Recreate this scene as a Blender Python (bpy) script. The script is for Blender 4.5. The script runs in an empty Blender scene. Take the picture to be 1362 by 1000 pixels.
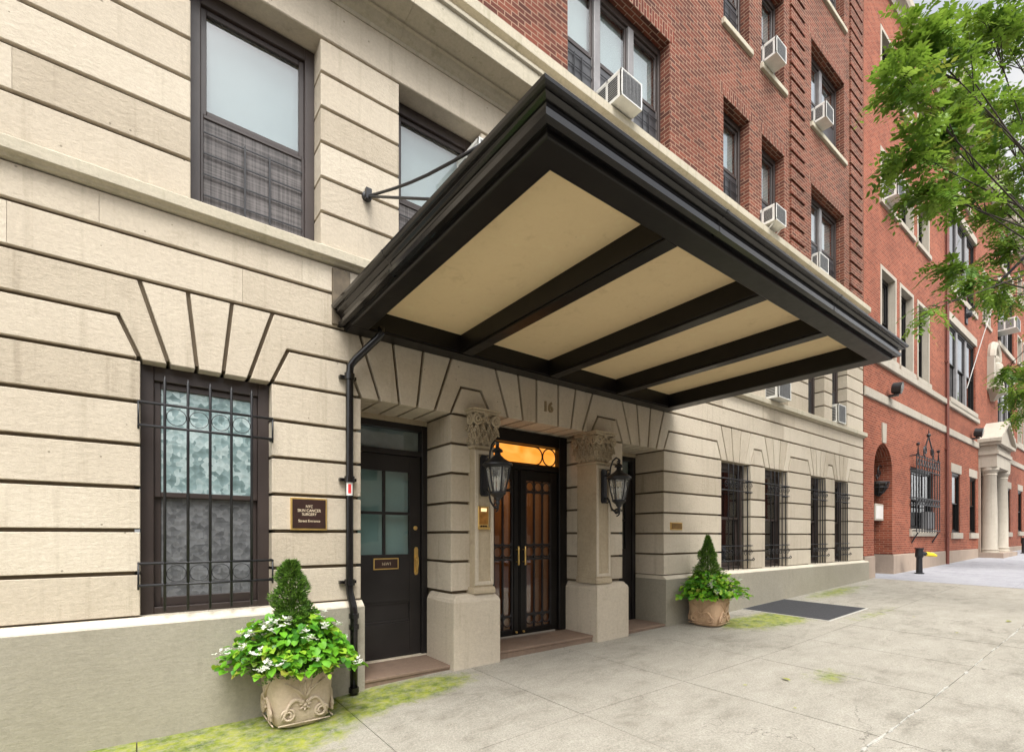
import bpy, bmesh, math, random
from mathutils import Vector, Matrix, noise
R = random.Random(7)
PI = math.pi
H = 1.49            # heights below are measured from eye level; the pavement by the left planter is z = 0
C = bpy.context.scene.collection
SC = bpy.context.scene

# ------------------------------------------------------------------ materials
def nt(name):
    m = bpy.data.materials.new(name); m.use_nodes = True
    t = m.node_tree; t.nodes.clear()
    o = t.nodes.new('ShaderNodeOutputMaterial')
    return m, t, o
def N(t, kind, **kw):
    n = t.nodes.new(kind)
    for k, v in kw.items():
        if k.startswith('i_'):
            n.inputs[int(k[2:]) if k[2:].isdigit() else k[2:].replace('_', ' ')].default_value = v
        else: setattr(n, k, v)
    return n
def L(t, a, b): t.links.new(a, b)
def math_(t, op, a, b=None, clamp=False):
    n = t.nodes.new('ShaderNodeMath'); n.operation = op; n.use_clamp = clamp
    for i, v in enumerate((a, b)):
        if v is None: continue
        if hasattr(v, 'links'): t.links.new(v, n.inputs[i])
        else: n.inputs[i].default_value = v
    return n.outputs[0]
def mix(t, fac, a, b, blend='MIX'):
    n = t.nodes.new('ShaderNodeMix'); n.data_type = 'RGBA'; n.blend_type = blend
    for i, v in ((0, fac), (6, a), (7, b)):
        if hasattr(v, 'links'): t.links.new(v, n.inputs[i])
        elif i == 0: n.inputs[0].default_value = v
        else: n.inputs[i].default_value = (*v, 1) if len(v) == 3 else v
    return n.outputs[2]
def ramp(t, x, stops):
    n = t.nodes.new('ShaderNodeValToRGB'); e = n.color_ramp.elements
    while len(e) < len(stops): e.new(.5)
    for i, (p, c) in enumerate(stops):
        e[i].position = p; e[i].color = (*c, 1) if len(c) == 3 else c
    t.links.new(x, n.inputs[0]); return n.outputs[0]
def coords(t, sc=(1, 1, 1), off=(0, 0, 0)):
    tc = t.nodes.new('ShaderNodeTexCoord'); mp = t.nodes.new('ShaderNodeMapping')
    mp.inputs['Scale'].default_value = sc; mp.inputs['Location'].default_value = off
    t.links.new(tc.outputs['Object'], mp.inputs[0]); return mp.outputs[0]
def nz(t, vec, scale, detail=4, rough=.55, dist=0):
    n = t.nodes.new('ShaderNodeTexNoise'); n.inputs['Scale'].default_value = scale
    n.inputs['Detail'].default_value = detail; n.inputs['Roughness'].default_value = rough
    n.inputs['Distortion'].default_value = dist
    t.links.new(vec, n.inputs['Vector']); return n.outputs[0]
def finish(t, o, col, rough=.6, metal=0, bump=None, bs=.2, bd=.01, spec=.5, emis=None, es=0):
    p = t.nodes.new('ShaderNodeBsdfPrincipled')
    for k, v in (('Base Color', col), ('Roughness', rough), ('Metallic', metal), ('Specular IOR Level', spec)):
        if hasattr(v, 'links'): t.links.new(v, p.inputs[k])
        else: p.inputs[k].default_value = (*v, 1) if isinstance(v, tuple) and len(v) == 3 else v
    if emis is not None:
        if hasattr(emis, 'links'): t.links.new(emis, p.inputs['Emission Color'])
        else: p.inputs['Emission Color'].default_value = (*emis, 1)
        p.inputs['Emission Strength'].default_value = es
    if bump is not None:
        b = t.nodes.new('ShaderNodeBump'); b.inputs['Strength'].default_value = bs; b.inputs['Distance'].default_value = bd
        t.links.new(bump, b.inputs['Height']); t.links.new(b.outputs[0], p.inputs['Normal'])
    t.links.new(p.outputs[0], o.inputs[0]); return p
def plain(name, col, rough=.5, metal=0, var=.15, scale=6, bs=.05, spec=.5):
    m, t, o = nt(name); v = coords(t)
    n = nz(t, v, scale, 5)
    a = tuple(c * (1 - var) for c in col); b = tuple(min(1, c * (1 + var)) for c in col)
    c = ramp(t, n, [(.3, a), (.7, b)])
    r = math_(t, 'ADD', math_(t, 'MULTIPLY', nz(t, v, scale * 3, 3), .2), rough - .1)
    finish(t, o, c, r, metal, nz(t, v, scale * 8, 3), bs, .004, spec); return m
def m_stone(name, c1, c2, dirt, bump=.25, streak=.5, seed=0, grain=.15):
    m, t, o = nt(name); v = coords(t, (1, 1, 1), (seed * 3.7, 0, seed * 1.9))
    big = nz(t, v, .8, 6, .65); fine = nz(t, v, 34, 7, .8); med = nz(t, v, 5.5, 7, .72, .3)
    st = nz(t, coords(t, (6, 6, .3), (seed, 0, 0)), 1.6, 6, .65)
    c = mix(t, ramp(t, big, [(.35, (0, 0, 0)), (.68, (1, 1, 1))]), c1, c2)
    c = mix(t, math_(t, 'MULTIPLY', ramp(t, st, [(.54, (0, 0, 0)), (.76, (1, 1, 1))]), streak), c, dirt)
    c = mix(t, ramp(t, med, [(.56, (0, 0, 0)), (.74, (.4, .4, .4))]), c, dirt)
    c = mix(t, ramp(t, med, [(.26, (.35, .35, .35)), (.42, (0, 0, 0))]), c, tuple(min(.8, x * 1.22) for x in c1))
    # pits and specks
    vo = N(t, 'ShaderNodeTexVoronoi'); vo.inputs['Scale'].default_value = 9; L(t, v, vo.inputs[0])
    sp = N(t, 'ShaderNodeSeparateColor'); L(t, vo.outputs['Color'], sp.inputs[0])
    pit = math_(t, 'MULTIPLY', math_(t, 'SUBTRACT', math_(t, 'MULTIPLY', math_(t, 'SUBTRACT', sp.outputs[1], .72), .28), vo.outputs['Distance']), 60, True)
    c = mix(t, math_(t, 'MULTIPLY', pit, .65), c, tuple(x * .5 for x in dirt))
    c = mix(t, grain, c, ramp(t, fine, [(.3, (.1, .09, .07)), (.7, (.9, .87, .8))]), 'OVERLAY')
    hgt = math_(t, 'ADD', math_(t, 'ADD', math_(t, 'MULTIPLY', fine, .8), math_(t, 'MULTIPLY', nz(t, coords(t, (1, 1, 2.2)), 15, 6, .7), 1.5)), math_(t, 'MULTIPLY', pit, -1.5))
    finish(t, o, c, .87, 0, hgt, bump, .014, .25); return m
def m_brick(name, c1, c2, mortar, soldier=False, bs=.5, msz=.006, bw=.2, rh=.063):
    m, t, o = nt(name)
    tc = N(t, 'ShaderNodeTexCoord'); g = N(t, 'ShaderNodeNewGeometry')
    s = N(t, 'ShaderNodeSeparateXYZ'); L(t, tc.outputs['Object'], s.inputs[0])
    sn = N(t, 'ShaderNodeSeparateXYZ'); L(t, g.outputs['Normal'], sn.inputs[0])
    side = math_(t, 'GREATER_THAN', math_(t, 'ABSOLUTE', sn.outputs[0]), .6)
    flat = math_(t, 'GREATER_THAN', math_(t, 'ABSOLUTE', sn.outputs[2]), .6)
    u = N(t, 'ShaderNodeMix'); L(t, side, u.inputs[0]); L(t, s.outputs[0], u.inputs[2]); L(t, s.outputs[1], u.inputs[3])
    w = N(t, 'ShaderNodeMix'); L(t, flat, w.inputs[0]); L(t, s.outputs[2], w.inputs[2]); L(t, s.outputs[1], w.inputs[3])
    cm = N(t, 'ShaderNodeCombineXYZ')
    L(t, u.outputs[0], cm.inputs[1 if soldier else 0]); L(t, w.outputs[0], cm.inputs[0 if soldier else 1])
    wob = nz(t, tc.outputs['Object'], 9, 2)
    va = N(t, 'ShaderNodeVectorMath', operation='MULTIPLY_ADD'); L(t, cm.outputs[0], va.inputs[0]); va.inputs[1].default_value = (1, 1, 1)
    wv = N(t, 'ShaderNodeCombineXYZ'); L(t, math_(t, 'MULTIPLY', wob, .006), wv.inputs[1]); L(t, wv.outputs[0], va.inputs[2])
    b = N(t, 'ShaderNodeTexBrick'); L(t, va.outputs[0], b.inputs['Vector'])
    b.inputs['Color1'].default_value = (*c1, 1); b.inputs['Color2'].default_value = (*c2, 1); b.inputs['Mortar'].default_value = (*mortar, 1)
    b.inputs['Scale'].default_value = 1; b.inputs['Mortar Size'].default_value = msz; b.inputs['Mortar Smooth'].default_value = .2
    b.inputs['Brick Width'].default_value = bw; b.inputs['Row Height'].default_value = rh; b.inputs['Bias'].default_value = -.1
    big = nz(t, tc.outputs['Object'], .9, 4); fine = nz(t, tc.outputs['Object'], 40, 4, .7)
    c = mix(t, .3, b.outputs[0], ramp(t, big, [(.3, (.25, .22, .2)), (.7, (.85, .8, .75))]), 'OVERLAY')
    c = mix(t, .35, c, ramp(t, fine, [(.3, (.15, .12, .1)), (.7, (.9, .85, .8))]), 'OVERLAY')
    hgt = math_(t, 'ADD', math_(t, 'MULTIPLY', b.outputs[1], -1), math_(t, 'MULTIPLY', fine, .35))
    finish(t, o, c, .88, 0, hgt, bs, .008, .2); return m
def m_glass(name, tint=(.9, .95, .95), refl=1.0, rough=.01):
    m, t, o = nt(name)
    tr = N(t, 'ShaderNodeBsdfTransparent'); tr.inputs[0].default_value = (*tint, 1)
    gl = N(t, 'ShaderNodeBsdfGlossy'); gl.inputs['Roughness'].default_value = rough
    fr = N(t, 'ShaderNodeFresnel'); fr.inputs[0].default_value = 1.6
    b = N(t, 'ShaderNodeBump'); b.inputs['Strength'].default_value = .07; b.inputs['Distance'].default_value = .02
    L(t, nz(t, coords(t), 2.5, 2), b.inputs['Height']); L(t, b.outputs[0], gl.inputs['Normal']); L(t, b.outputs[0], fr.inputs['Normal'])
    mx = N(t, 'ShaderNodeMixShader'); g = N(t, 'ShaderNodeNewGeometry')
    L(t, math_(t, 'MULTIPLY', math_(t, 'MULTIPLY', fr.outputs[0], refl, True), math_(t, 'SUBTRACT', 1, g.outputs['Backfacing'])), mx.inputs[0])
    L(t, tr.outputs[0], mx.inputs[1]); L(t, gl.outputs[0], mx.inputs[2]); L(t, mx.outputs[0], o.inputs[0]); return m
def m_leaf(name, col, rough=.45, trans=.35):
    m, t, o = nt(name)
    v = coords(t); c = ramp(t, nz(t, v, 9, 3), [(.3, tuple(x * .75 for x in col)), (.7, tuple(x * 1.25 for x in col))])
    p = N(t, 'ShaderNodeBsdfPrincipled'); L(t, c, p.inputs['Base Color']); p.inputs['Roughness'].default_value = rough
    p.inputs['Specular IOR Level'].default_value = .35
    tl = N(t, 'ShaderNodeBsdfTranslucent'); L(t, mix(t, .5, c, (.35, .5, .05)), tl.inputs[0])
    mx = N(t, 'ShaderNodeMixShader'); mx.inputs[0].default_value = trans
    L(t, p.outputs[0], mx.inputs[1]); L(t, tl.outputs[0], mx.inputs[2]); L(t, mx.outputs[0], o.inputs[0]); return m

M = {}
M['stone'] = m_stone('limestone', (.555, .49, .392), (.485, .422, .333), (.32, .272, .20), .36, .55)
M['stone_pale'] = m_stone('limestone_pale', (.595, .53, .43), (.535, .472, .375), (.36, .31, .23), .36, .45, 1)
M['stone_worn'] = m_stone('limestone_worn', (.505, .44, .345), (.435, .375, .29), (.28, .235, .17), .42, .7, 2)
M['stone_carved'] = m_stone('carved_limestone', (.46, .385, .275), (.36, .30, .21), (.19, .15, .10), .4, .6)
M['joint'] = plain('joint_mortar', (.13, .1, .065), .95)
M['cornice'] = m_stone('cornice_stone', (.52, .47, .37), (.44, .40, .31), (.27, .245, .165), .25, .6)
M['plinth'] = m_stone('plinth_cement', (.335, .31, .25), (.295, .272, .215), (.215, .2, .155), .3, .3)
M['ledge'] = m_stone('ledge_stone', (.66, .60, .49), (.58, .52, .42), (.42, .38, .29), .2, .3)
M['brown_step'] = m_stone('step_stone', (.24, .17, .125), (.17, .12, .09), (.1, .075, .06), .2, .3)
M['brick'] = m_brick('dark_brick', (.185, .06, .039), (.068, .028, .022), (.31, .215, .16), False, .5, .007)
M['soldier'] = m_brick('soldier_brick', (.18, .05, .032), (.075, .025, .019), (.33, .235, .175), True, .5, .007)
M['nbrick'] = m_brick('orange_brick', (.29, .085, .05), (.17, .046, .029), (.34, .21, .15), False, .4)
M['nstone'] = m_stone('pale_stone', (.47, .425, .355), (.40, .36, .30), (.27, .245, .195), .2, .5)
M['ngranite'] = m_stone('base_granite', (.42, .33, .26), (.34, .27, .22), (.24, .19, .15), .15, .3)
M['black'] = plain('black_paint', (.0065, .0055, .005), .36, 0, .3, 5, .08, .3)
M['gloss'] = plain('glossy_black_gutter', (.0065, .0055, .0055), .2, 0, .3, 7, .1, .55)
M['iron'] = plain('wrought_iron', (.014, .014, .016), .42, 0, .3, 8, .15)
M['brown'] = plain('brown_frame_paint', (.042, .030, .026), .42, 0, .15, 3, .05)
M['greypaint'] = plain('grey_metal_frame', (.22, .21, .21), .45)
M['doorpaint'] = plain('door_paint', (.019, .0165, .016), .36, 0, .25, 3, .06, .35)
M['soffit'] = m_stone('soffit_plaster', (.78, .61, .37), (.73, .57, .34), (.46, .33, .18), .1, .12, 3, .04)
M['white'] = plain('white_enamel', (.75, .74, .70), .35, 0, .06, 4, .02)
M['offwhite'] = plain('aged_white_casing', (.74, .73, .68), .45, 0, .1, 5, .03)
M['coil'] = plain('grille_fins', (.22, .22, .22), .5, .3, .3, 60, .3)
M['louvre'] = plain('dark_louvre', (.07, .07, .068), .5, 0, .3, 40, .2)
M['brass'] = plain('polished_brass', (.80, .55, .19), .36, .9, .12, 10, .03)
M['bronze'] = plain('brown_plaque', (.035, .016, .012), .35, .1, .2, 10, .03)
M['text'] = plain('cream_lettering', (.72, .6, .42), .5)
M['num'] = plain('carved_number', (.21, .155, .085), .8)
M['dark'] = plain('dark_interior', (.02, .02, .022), .9)
M['room'] = plain('dim_room', (.07, .065, .06), .9)
M['blind'] = plain('roller_blind', (.60, .585, .53), .7, 0, .05, 2, .02)
M['greenblind'] = plain('green_grey_blind', (.46, .60, .52), .8, 0, .08, 2, .02)
M['grey_backing'] = plain('grey_backing_sheet', (.40, .41, .37), .8, 0, .3, 3, .02)
M['glass'] = m_glass('window_glass', (.82, .88, .9), 3.0)
M['darkglass'] = m_glass('dark_glass', (.55, .58, .6), 1.5)
def m_seeded():
    m, t, o = nt('lantern_glass')
    tr = N(t, 'ShaderNodeBsdfTransparent'); tr.inputs[0].default_value = (.85, .85, .82, 1)
    pr = N(t, 'ShaderNodeBsdfPrincipled'); pr.inputs['Base Color'].default_value = (.7, .7, .67, 1); pr.inputs['Roughness'].default_value = .15
    mx = N(t, 'ShaderNodeMixShader'); L(t, ramp(t, nz(t, coords(t, (1, 1, .3)), 18, 3), [(.35, (.08, .08, .08)), (.7, (.55, .55, .55))]), mx.inputs[0])
    L(t, tr.outputs[0], mx.inputs[1]); L(t, pr.outputs[0], mx.inputs[2]); L(t, mx.outputs[0], o.inputs[0]); return m
M['lampglass'] = m_seeded()
M['bulb'] = plain('frosted_bulb', (.8, .78, .72), .4)
M['terracotta'] = m_stone('cast_stone_pot', (.46, .36, .255), (.55, .46, .36), (.24, .18, .11), .45, .6)
M['tanpot'] = m_stone('tan_stone_pot', (.50, .33, .20), (.56, .40, .27), (.26, .16, .085), .45, .6)
M['soil'] = plain('potting_soil', (.03, .02, .014), .95)
M['bark'] = plain('tree_bark', (.055, .043, .034), .9, 0, .35, 8, .6)
M['mat'] = plain('rubber_mat', (.035, .036, .041), .75, 0, .25, 30, .25)
M['kerbstone'] = m_stone('kerb_granite', (.36, .34, .32), (.30, .29, .27), (.2, .19, .18))
M['yellow'] = plain('yellow_paint', (.75, .55, .02), .4)
M['red'] = plain('red_ink', (.6, .03, .03), .5)
M['rust'] = plain('rusty_steel', (.16, .065, .025), .8, 0, .4, 20, .2)
M['filler'] = plain('white_joint_filler', (.43, .415, .375), .9, 0, .2, 30, .2)
M['conc'] = None

def m_screen():
    m, t, o = nt('window_screen'); v = coords(t)
    w1 = N(t, 'ShaderNodeTexNoise'); w1.inputs['Scale'].default_value = 3; L(t, coords(t, (22, 1, .5)), w1.inputs[0])
    w2 = N(t, 'ShaderNodeTexNoise'); w2.inputs['Scale'].default_value = 3; L(t, coords(t, (.5, 1, 22)), w2.inputs[0])
    s = math_(t, 'ADD', w1.outputs[0], w2.outputs[0])
    c = ramp(t, math_(t, 'MULTIPLY', s, .5), [(.36, (.035, .031, .03)), (.62, (.15, .135, .13))])
    finish(t, o, c, .55, 0, s, .1, .004, .4); return m
M['screen'] = m_screen()
def m_screen2():
    m, t, o = nt('dark_screen'); v = coords(t)
    c = ramp(t, nz(t, v, 2.2, 4), [(.35, (.022, .022, .024)), (.7, (.075, .075, .08))])
    finish(t, o, c, .35, 0, None, spec=.5); return m
M['screen2'] = m_screen2()
def m_film(name, stops, bs, rough=.3):
    m, t, o = nt(name)
    vo = N(t, 'ShaderNodeTexVoronoi'); vo.inputs['Scale'].default_value = 17; vo.feature = 'F1'; vo.distance = 'MANHATTAN'
    wv = nz(t, coords(t), 5, 3)
    va = N(t, 'ShaderNodeVectorMath', operation='ADD'); L(t, coords(t, (1.2, 1, 1.2)), va.inputs[0]); va.inputs[1].default_value = (.3, .1, .2); L(t, va.outputs[0], vo.inputs[0])
    sp = N(t, 'ShaderNodeSeparateColor'); L(t, vo.outputs['Color'], sp.inputs[0])
    f = math_(t, 'ADD', math_(t, 'MULTIPLY', sp.outputs[0], .75), math_(t, 'MULTIPLY', vo.outputs['Distance'], .22))
    c = ramp(t, f, stops)
    finish(t, o, c, rough, 0, math_(t, 'ADD', f, vo.outputs['Distance']), bs, .01, .6); return m
M['film_top'] = m_film('patterned_privacy_film', [(.1, (.12, .185, .185)), (.45, (.24, .34, .345)), (.9, (.46, .56, .56))], .3)
M['film_low'] = m_film('grey_privacy_film', [(.1, (.075, .078, .082)), (.5, (.11, .114, .118)), (.9, (.16, .165, .17))], .4)
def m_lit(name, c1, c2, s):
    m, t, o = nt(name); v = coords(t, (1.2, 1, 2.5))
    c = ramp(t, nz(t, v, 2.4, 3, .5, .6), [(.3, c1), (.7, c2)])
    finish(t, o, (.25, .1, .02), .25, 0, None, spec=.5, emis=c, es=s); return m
M['amber'] = m_lit('glowing_amber_glass', (1, .27, .02), (1, .46, .09), .72)  # lobby light behind the transom, put into the glass as emission
M['lobbywall'] = plain('lobby_panelling', (.36, .17, .07), .55, 0, .2, 3)
M['lobbyfloor'] = plain('lobby_floor', (.34, .27, .22), .3)
M['lamp'] = m_lit('lit_ceiling_lamp', (1, .62, .28), (1, .66, .32), 13)
M['brass_glow'] = m_lit('brass_glow_strip', (1, .62, .25), (1, .80, .45), .9)  # bright top of the brass gradient, painted as a glow
M['brass_dark'] = plain('warm_brass_panel', (.5, .24, .06), .4, .8, .3, 20)

def m_walk(name, base, dark, light, moss=()):
    m, t, o = nt(name); v = coords(t)
    big = nz(t, v, .9, 9, .72, .4); med = nz(t, coords(t, (.7, 1.6, 1)), 3.4, 8, .75, .4); fine = nz(t, v, 75, 6, .85); grit = nz(t, v, 190, 2, .6)
    f = math_(t, 'ADD', math_(t, 'MULTIPLY', big, .5), math_(t, 'MULTIPLY', med, .5))
    c = ramp(t, f, [(.36, dark), (.48, base), (.64, light)])
    c = mix(t, .62, c, ramp(t, fine, [(.3, (.12, .115, .11)), (.7, (.88, .87, .85))]), 'OVERLAY')
    c = mix(t, ramp(t, grit, [(.66, (0, 0, 0)), (.74, (.6, .6, .6))]), c, tuple(x * .35 for x in base))
    cr = N(t, 'ShaderNodeTexVoronoi'); cr.feature = 'DISTANCE_TO_EDGE'; cr.inputs['Scale'].default_value = .42
    wv = N(t, 'ShaderNodeVectorMath', operation='ADD'); L(t, v, wv.inputs[0]); nn = N(t, 'ShaderNodeTexNoise'); nn.inputs['Scale'].default_value = 2.2; nn.inputs['Detail'].default_value = 7; L(t, v, nn.inputs[0])
    L(t, nn.outputs['Color'], wv.inputs[1]); L(t, wv.outputs[0], cr.inputs[0])
    ck = math_(t, 'MULTIPLY', math_(t, 'SUBTRACT', .0022, cr.outputs['Distance']), 600, True)
    c = mix(t, math_(t, 'MULTIPLY', math_(t, 'MULTIPLY', ck, ramp(t, nz(t, v, .5, 2), [(.5, (0, 0, 0)), (.58, (1, 1, 1))])), .7), c, (.09, .08, .065))
    # gum and oil spots
    vo = N(t, 'ShaderNodeTexVoronoi'); vo.inputs['Scale'].default_value = 2.1; L(t, v, vo.inputs[0]); vo.inputs['Randomness'].default_value = 1
    sp = N(t, 'ShaderNodeSeparateColor'); L(t, vo.outputs['Color'], sp.inputs[0])
    rad = math_(t, 'MULTIPLY', math_(t, 'SUBTRACT', sp.outputs[0], .55), .16)
    spot = math_(t, 'MULTIPLY', math_(t, 'SUBTRACT', rad, math_(t, 'ADD', vo.outputs['Distance'], math_(t, 'MULTIPLY', math_(t, 'SUBTRACT', nz(t, v, 30, 2), .5), .03))), 160, True)
    c = mix(t, math_(t, 'MULTIPLY', spot, .75), c, (.075, .065, .055))
    # pale scuffs
    pale = ramp(t, nz(t, v, 9, 6, .8, 1.2), [(.62, (0, 0, 0)), (.72, (.5, .5, .5))])
    c = mix(t, pale, c, tuple(min(1, x * 1.35) for x in light))
    if moss:
        tot = None
        for cx, cy, rx, ry, k in moss:
            mp = N(t, 'ShaderNodeMapping'); mp.vector_type = 'POINT'
            mp.inputs['Location'].default_value = (-cx / rx, -cy / ry, 0); mp.inputs['Scale'].default_value = (1 / rx, 1 / ry, 0)
            L(t, v, mp.inputs[0])
            le = N(t, 'ShaderNodeVectorMath', operation='LENGTH'); L(t, mp.outputs[0], le.inputs[0])
            q = math_(t, 'MULTIPLY', math_(t, 'SUBTRACT', 1, le.outputs['Value'], True), k)
            tot = q if tot is None else math_(t, 'ADD', tot, q)
        pat = math_(t, 'ADD', math_(t, 'MULTIPLY', nz(t, v, 5.5, 9, .82, .6), 1.3), math_(t, 'MULTIPLY', fine, .3))
        ms = math_(t, 'MULTIPLY', math_(t, 'SUBTRACT', math_(t, 'ADD', tot, pat), 1.04), 3.6, True)
        mc = ramp(t, nz(t, v, 7, 5, .7), [(.34, (.055, .095, .008)), (.48, (.165, .215, .010)), (.64, (.32, .34, .035))])
        c = mix(t, math_(t, 'MULTIPLY', ms, ramp(t, nz(t, v, 16, 6, .8), [(.34, (.3, .3, .3)), (.56, (.92, .92, .92))])), c, mc)
    hgt = math_(t, 'ADD', fine, math_(t, 'MULTIPLY', med, 1.2))
    finish(t, o, c, .88, 0, hgt, .4, .006, .25); return m
M['conc'] = m_walk('pavement_concrete', (.315, .296, .252), (.20, .186, .155), (.38, .36, .312),
    [(.25, -.50, 1.6, .9, 1.45), (-.6, -.45, 1.3, 1.0, 1.2), (1.95, -.36, 1.0, .45, 1.15), (8.2, -.85, 1.7, .62, .95), (7.4, -.6, .7, .4, .6),
     (5.6, -2.55, .6, .35, .5), (11.9, -.35, 2.6, .5, .6), (9.6, -1.7, 2.2, .5, .35)])
M['nconc'] = m_walk('blue_grey_paving', (.33, .335, .365), (.26, .265, .29), (.38, .385, .41))
M['asphalt'] = m_walk('road_asphalt', (.06, .06, .062), (.045, .045, .047), (.075, .075, .077))
LEAFA = [m_leaf('ash_leaf', (.12, .24, .03)), m_leaf('ash_leaf_deep', (.05, .135, .02)), m_leaf('ash_leaf_pale', (.22, .35, .055)), m_leaf('ash_leaf_yellowed', (.24, .25, .05))]
LEAFB = [m_leaf('begonia_leaf', (.155, .42, .025), .4), m_leaf('begonia_leaf_deep', (.06, .22, .02), .4), m_leaf('begonia_leaf_pale', (.33, .54, .045), .4), m_leaf('begonia_leaf_faded', (.36, .36, .06), .5)]
SPRUCE = [m_leaf('spruce_needle', (.085, .19, .03), .6, .25), m_leaf('spruce_needle_pale', (.19, .35, .055), .6, .3), m_leaf('spruce_needle_deep', (.03, .07, .016), .6, .1)]
PETAL = [m_leaf('white_petal', (.80, .80, .74), .5, .3)]
FALL = [m_leaf('fallen_leaf', (.32, .33, .05), .5, .1)]

# ------------------------------------------------------------------ mesh building
ORG = {}
class MB:
    def __init__(s): s.v = []; s.f = []; s.m = []; s.k = 0
    def add(s, vs, fs, k=None):
        o = len(s.v); s.v += [tuple(p) for p in vs]
        for f in fs: s.f.append([i + o for i in f]); s.m.append(s.k if k is None else k)
        return s
    def box(s, x0, x1, y0, y1, z0, z1, k=None):
        return s.add([(x0, y0, z0), (x1, y0, z0), (x1, y1, z0), (x0, y1, z0), (x0, y0, z1), (x1, y0, z1), (x1, y1, z1), (x0, y1, z1)],
                     [(3, 2, 1, 0), (4, 5, 6, 7), (0, 1, 5, 4), (1, 2, 6, 5), (2, 3, 7, 6), (3, 0, 4, 7)], k)
    def cbox(s, x0, x1, y0, y1, z0, z1, c=.006, k=None):      # box with chamfered front edges (front = -Y)
        return s.loft([[(x0, y1, z0), (x1, y1, z0), (x1, y1, z1), (x0, y1, z1)], [(x0, y0 + c, z0), (x1, y0 + c, z0), (x1, y0 + c, z1), (x0, y0 + c, z1)],
                       [(x0 + c, y0, z0 + c), (x1 - c, y0, z0 + c), (x1 - c, y0, z1 - c), (x0 + c, y0, z1 - c)]], True, True, k)
    def loft(s, rings, cap0=False, cap1=False, k=None, closed=True):
        n = len(rings[0]); vs = [p for r in rings for p in r]; fs = []
        for i in range(len(rings) - 1):
            for j in range(n if closed else n - 1):
                a = i * n + j; b = i * n + (j + 1) % n
                fs.append((a, b, b + n, a + n))
        if cap0: fs.append(tuple(range(n))[::-1])
        if cap1: fs.append(tuple((len(rings) - 1) * n + j for j in range(n)))
        return s.add(vs, fs, k)
    def prism(s, poly, y0, y1, k=None):     # polygon in XZ, extruded along Y
        return s.loft([[(x, y1, z) for x, z in poly], [(x, y0, z) for x, z in poly]], True, True, k)
    def extx(s, prof, x0, x1, k=None):      # profile in YZ, extruded along X
        return s.loft([[(x0, y, z) for y, z in prof], [(x1, y, z) for y, z in prof]], True, True, k)
    def lathe(s, prof, c=(0, 0, 0), n=16, k=None, sx=1, sy=1):
        return s.loft([[(c[0] + r * math.cos(2 * PI * j / n) * sx, c[1] + r * math.sin(2 * PI * j / n) * sy, c[2] + z) for j in range(n)] for r, z in prof], True, True, k)
    def tube(s, pts, r, n=8, k=None, closed=False):
        pts = [Vector(p) for p in pts]; rs = r if isinstance(r, (list, tuple)) else [r] * len(pts)
        rings = []; up = None; m = len(pts)
        for i, p in enumerate(pts):
            if closed: d = pts[(i + 1) % m] - pts[i - 1]
            else: d = (pts[min(i + 1, m - 1)] - pts[max(i - 1, 0)])
            d.normalize()
            if up is None: up = Vector((0, 0, 1)) if abs(d.z) < .9 else Vector((1, 0, 0))
            a = d.cross(up).normalized(); b = a.cross(d).normalized(); up = b
            rings.append([p + a * rs[i] * math.cos(2 * PI * j / n) + b * rs[i] * math.sin(2 * PI * j / n) for j in range(n)])
        if closed: rings.append(rings[0])
        return s.loft(rings, not closed, not closed, k)
    def ring(s, c, R_, r, axis='y', n=20, m=6, k=None, sx=1):
        P = []
        for i in range(n):
            a = 2 * PI * i / n; q = (R_ * math.cos(a) * sx, R_ * math.sin(a))
            P.append((c[0] + q[0], c[1], c[2] + q[1]) if axis == 'y' else (c[0], c[1] + q[0], c[2] + q[1]) if axis == 'x' else (c[0] + q[0], c[1] + q[1], c[2]))
        return s.tube(P, r, m, k, True)
    def spiral(s, c, r0, r1, turns, rad, a0=0, sgn=1, n=28, m=6, k=None, axis='y'):
        P = []; rr = []
        for i in range(n + 1):
            f = i / n; a = a0 + sgn * f * turns * 2 * PI; q = r0 + (r1 - r0) * f
            x, z = q * math.cos(a), q * math.sin(a)
            P.append((c[0] + x, c[1], c[2] + z) if axis == 'y' else (c[0], c[1] + x, c[2] + z)); rr.append(rad * (1 - .3 * f))
        return s.tube(P, rr, m, k)
    def ball(s, c, r, n=10, k=None, sz=1):
        return s.lathe([(r * math.sin(PI * i / 6), -r * sz * math.cos(PI * i / 6)) for i in range(1, 6)], c, n, k)
    def build(s, name, mats, parent=None, smooth=False, fix=True, bevel=0):
        if not isinstance(mats, list): mats = [mats]
        ox = ORG.get(parent.name, (0, 0, 0)) if parent else (0, 0, 0)
        me = bpy.data.meshes.new(name)
        me.from_pydata([(x - ox[0], y - ox[1], z - ox[2]) for x, y, z in s.v], [], s.f)
        for mt in mats: me.materials.append(mt)
        me.polygons.foreach_set('material_index', s.m)
        if smooth is True: me.polygons.foreach_set('use_smooth', [True] * len(me.polygons))
        if fix:
            bm = bmesh.new(); bm.from_mesh(me); bmesh.ops.recalc_face_normals(bm, faces=bm.faces); bm.to_mesh(me); bm.free()
        me.update()
        o = bpy.data.objects.new(name, me); C.objects.link(o)
        if smooth == 'auto':
            me.polygons.foreach_set('use_smooth', [True] * len(me.polygons)); me.set_sharp_from_angle(angle=math.radians(35))
        if bevel:
            b = o.modifiers.new('edge', 'BEVEL'); b.width = bevel; b.segments = 2; b.limit_method = 'ANGLE'
        if parent: o.parent = parent; ORG[o.name] = ox
        else: o.location.z = H; ORG[o.name] = (0, 0, 0)
        return o
def tag(o, label, cat, group=None):
    o['label'] = label; o['category'] = cat
    if group: o['group'] = group
    return o
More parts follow.
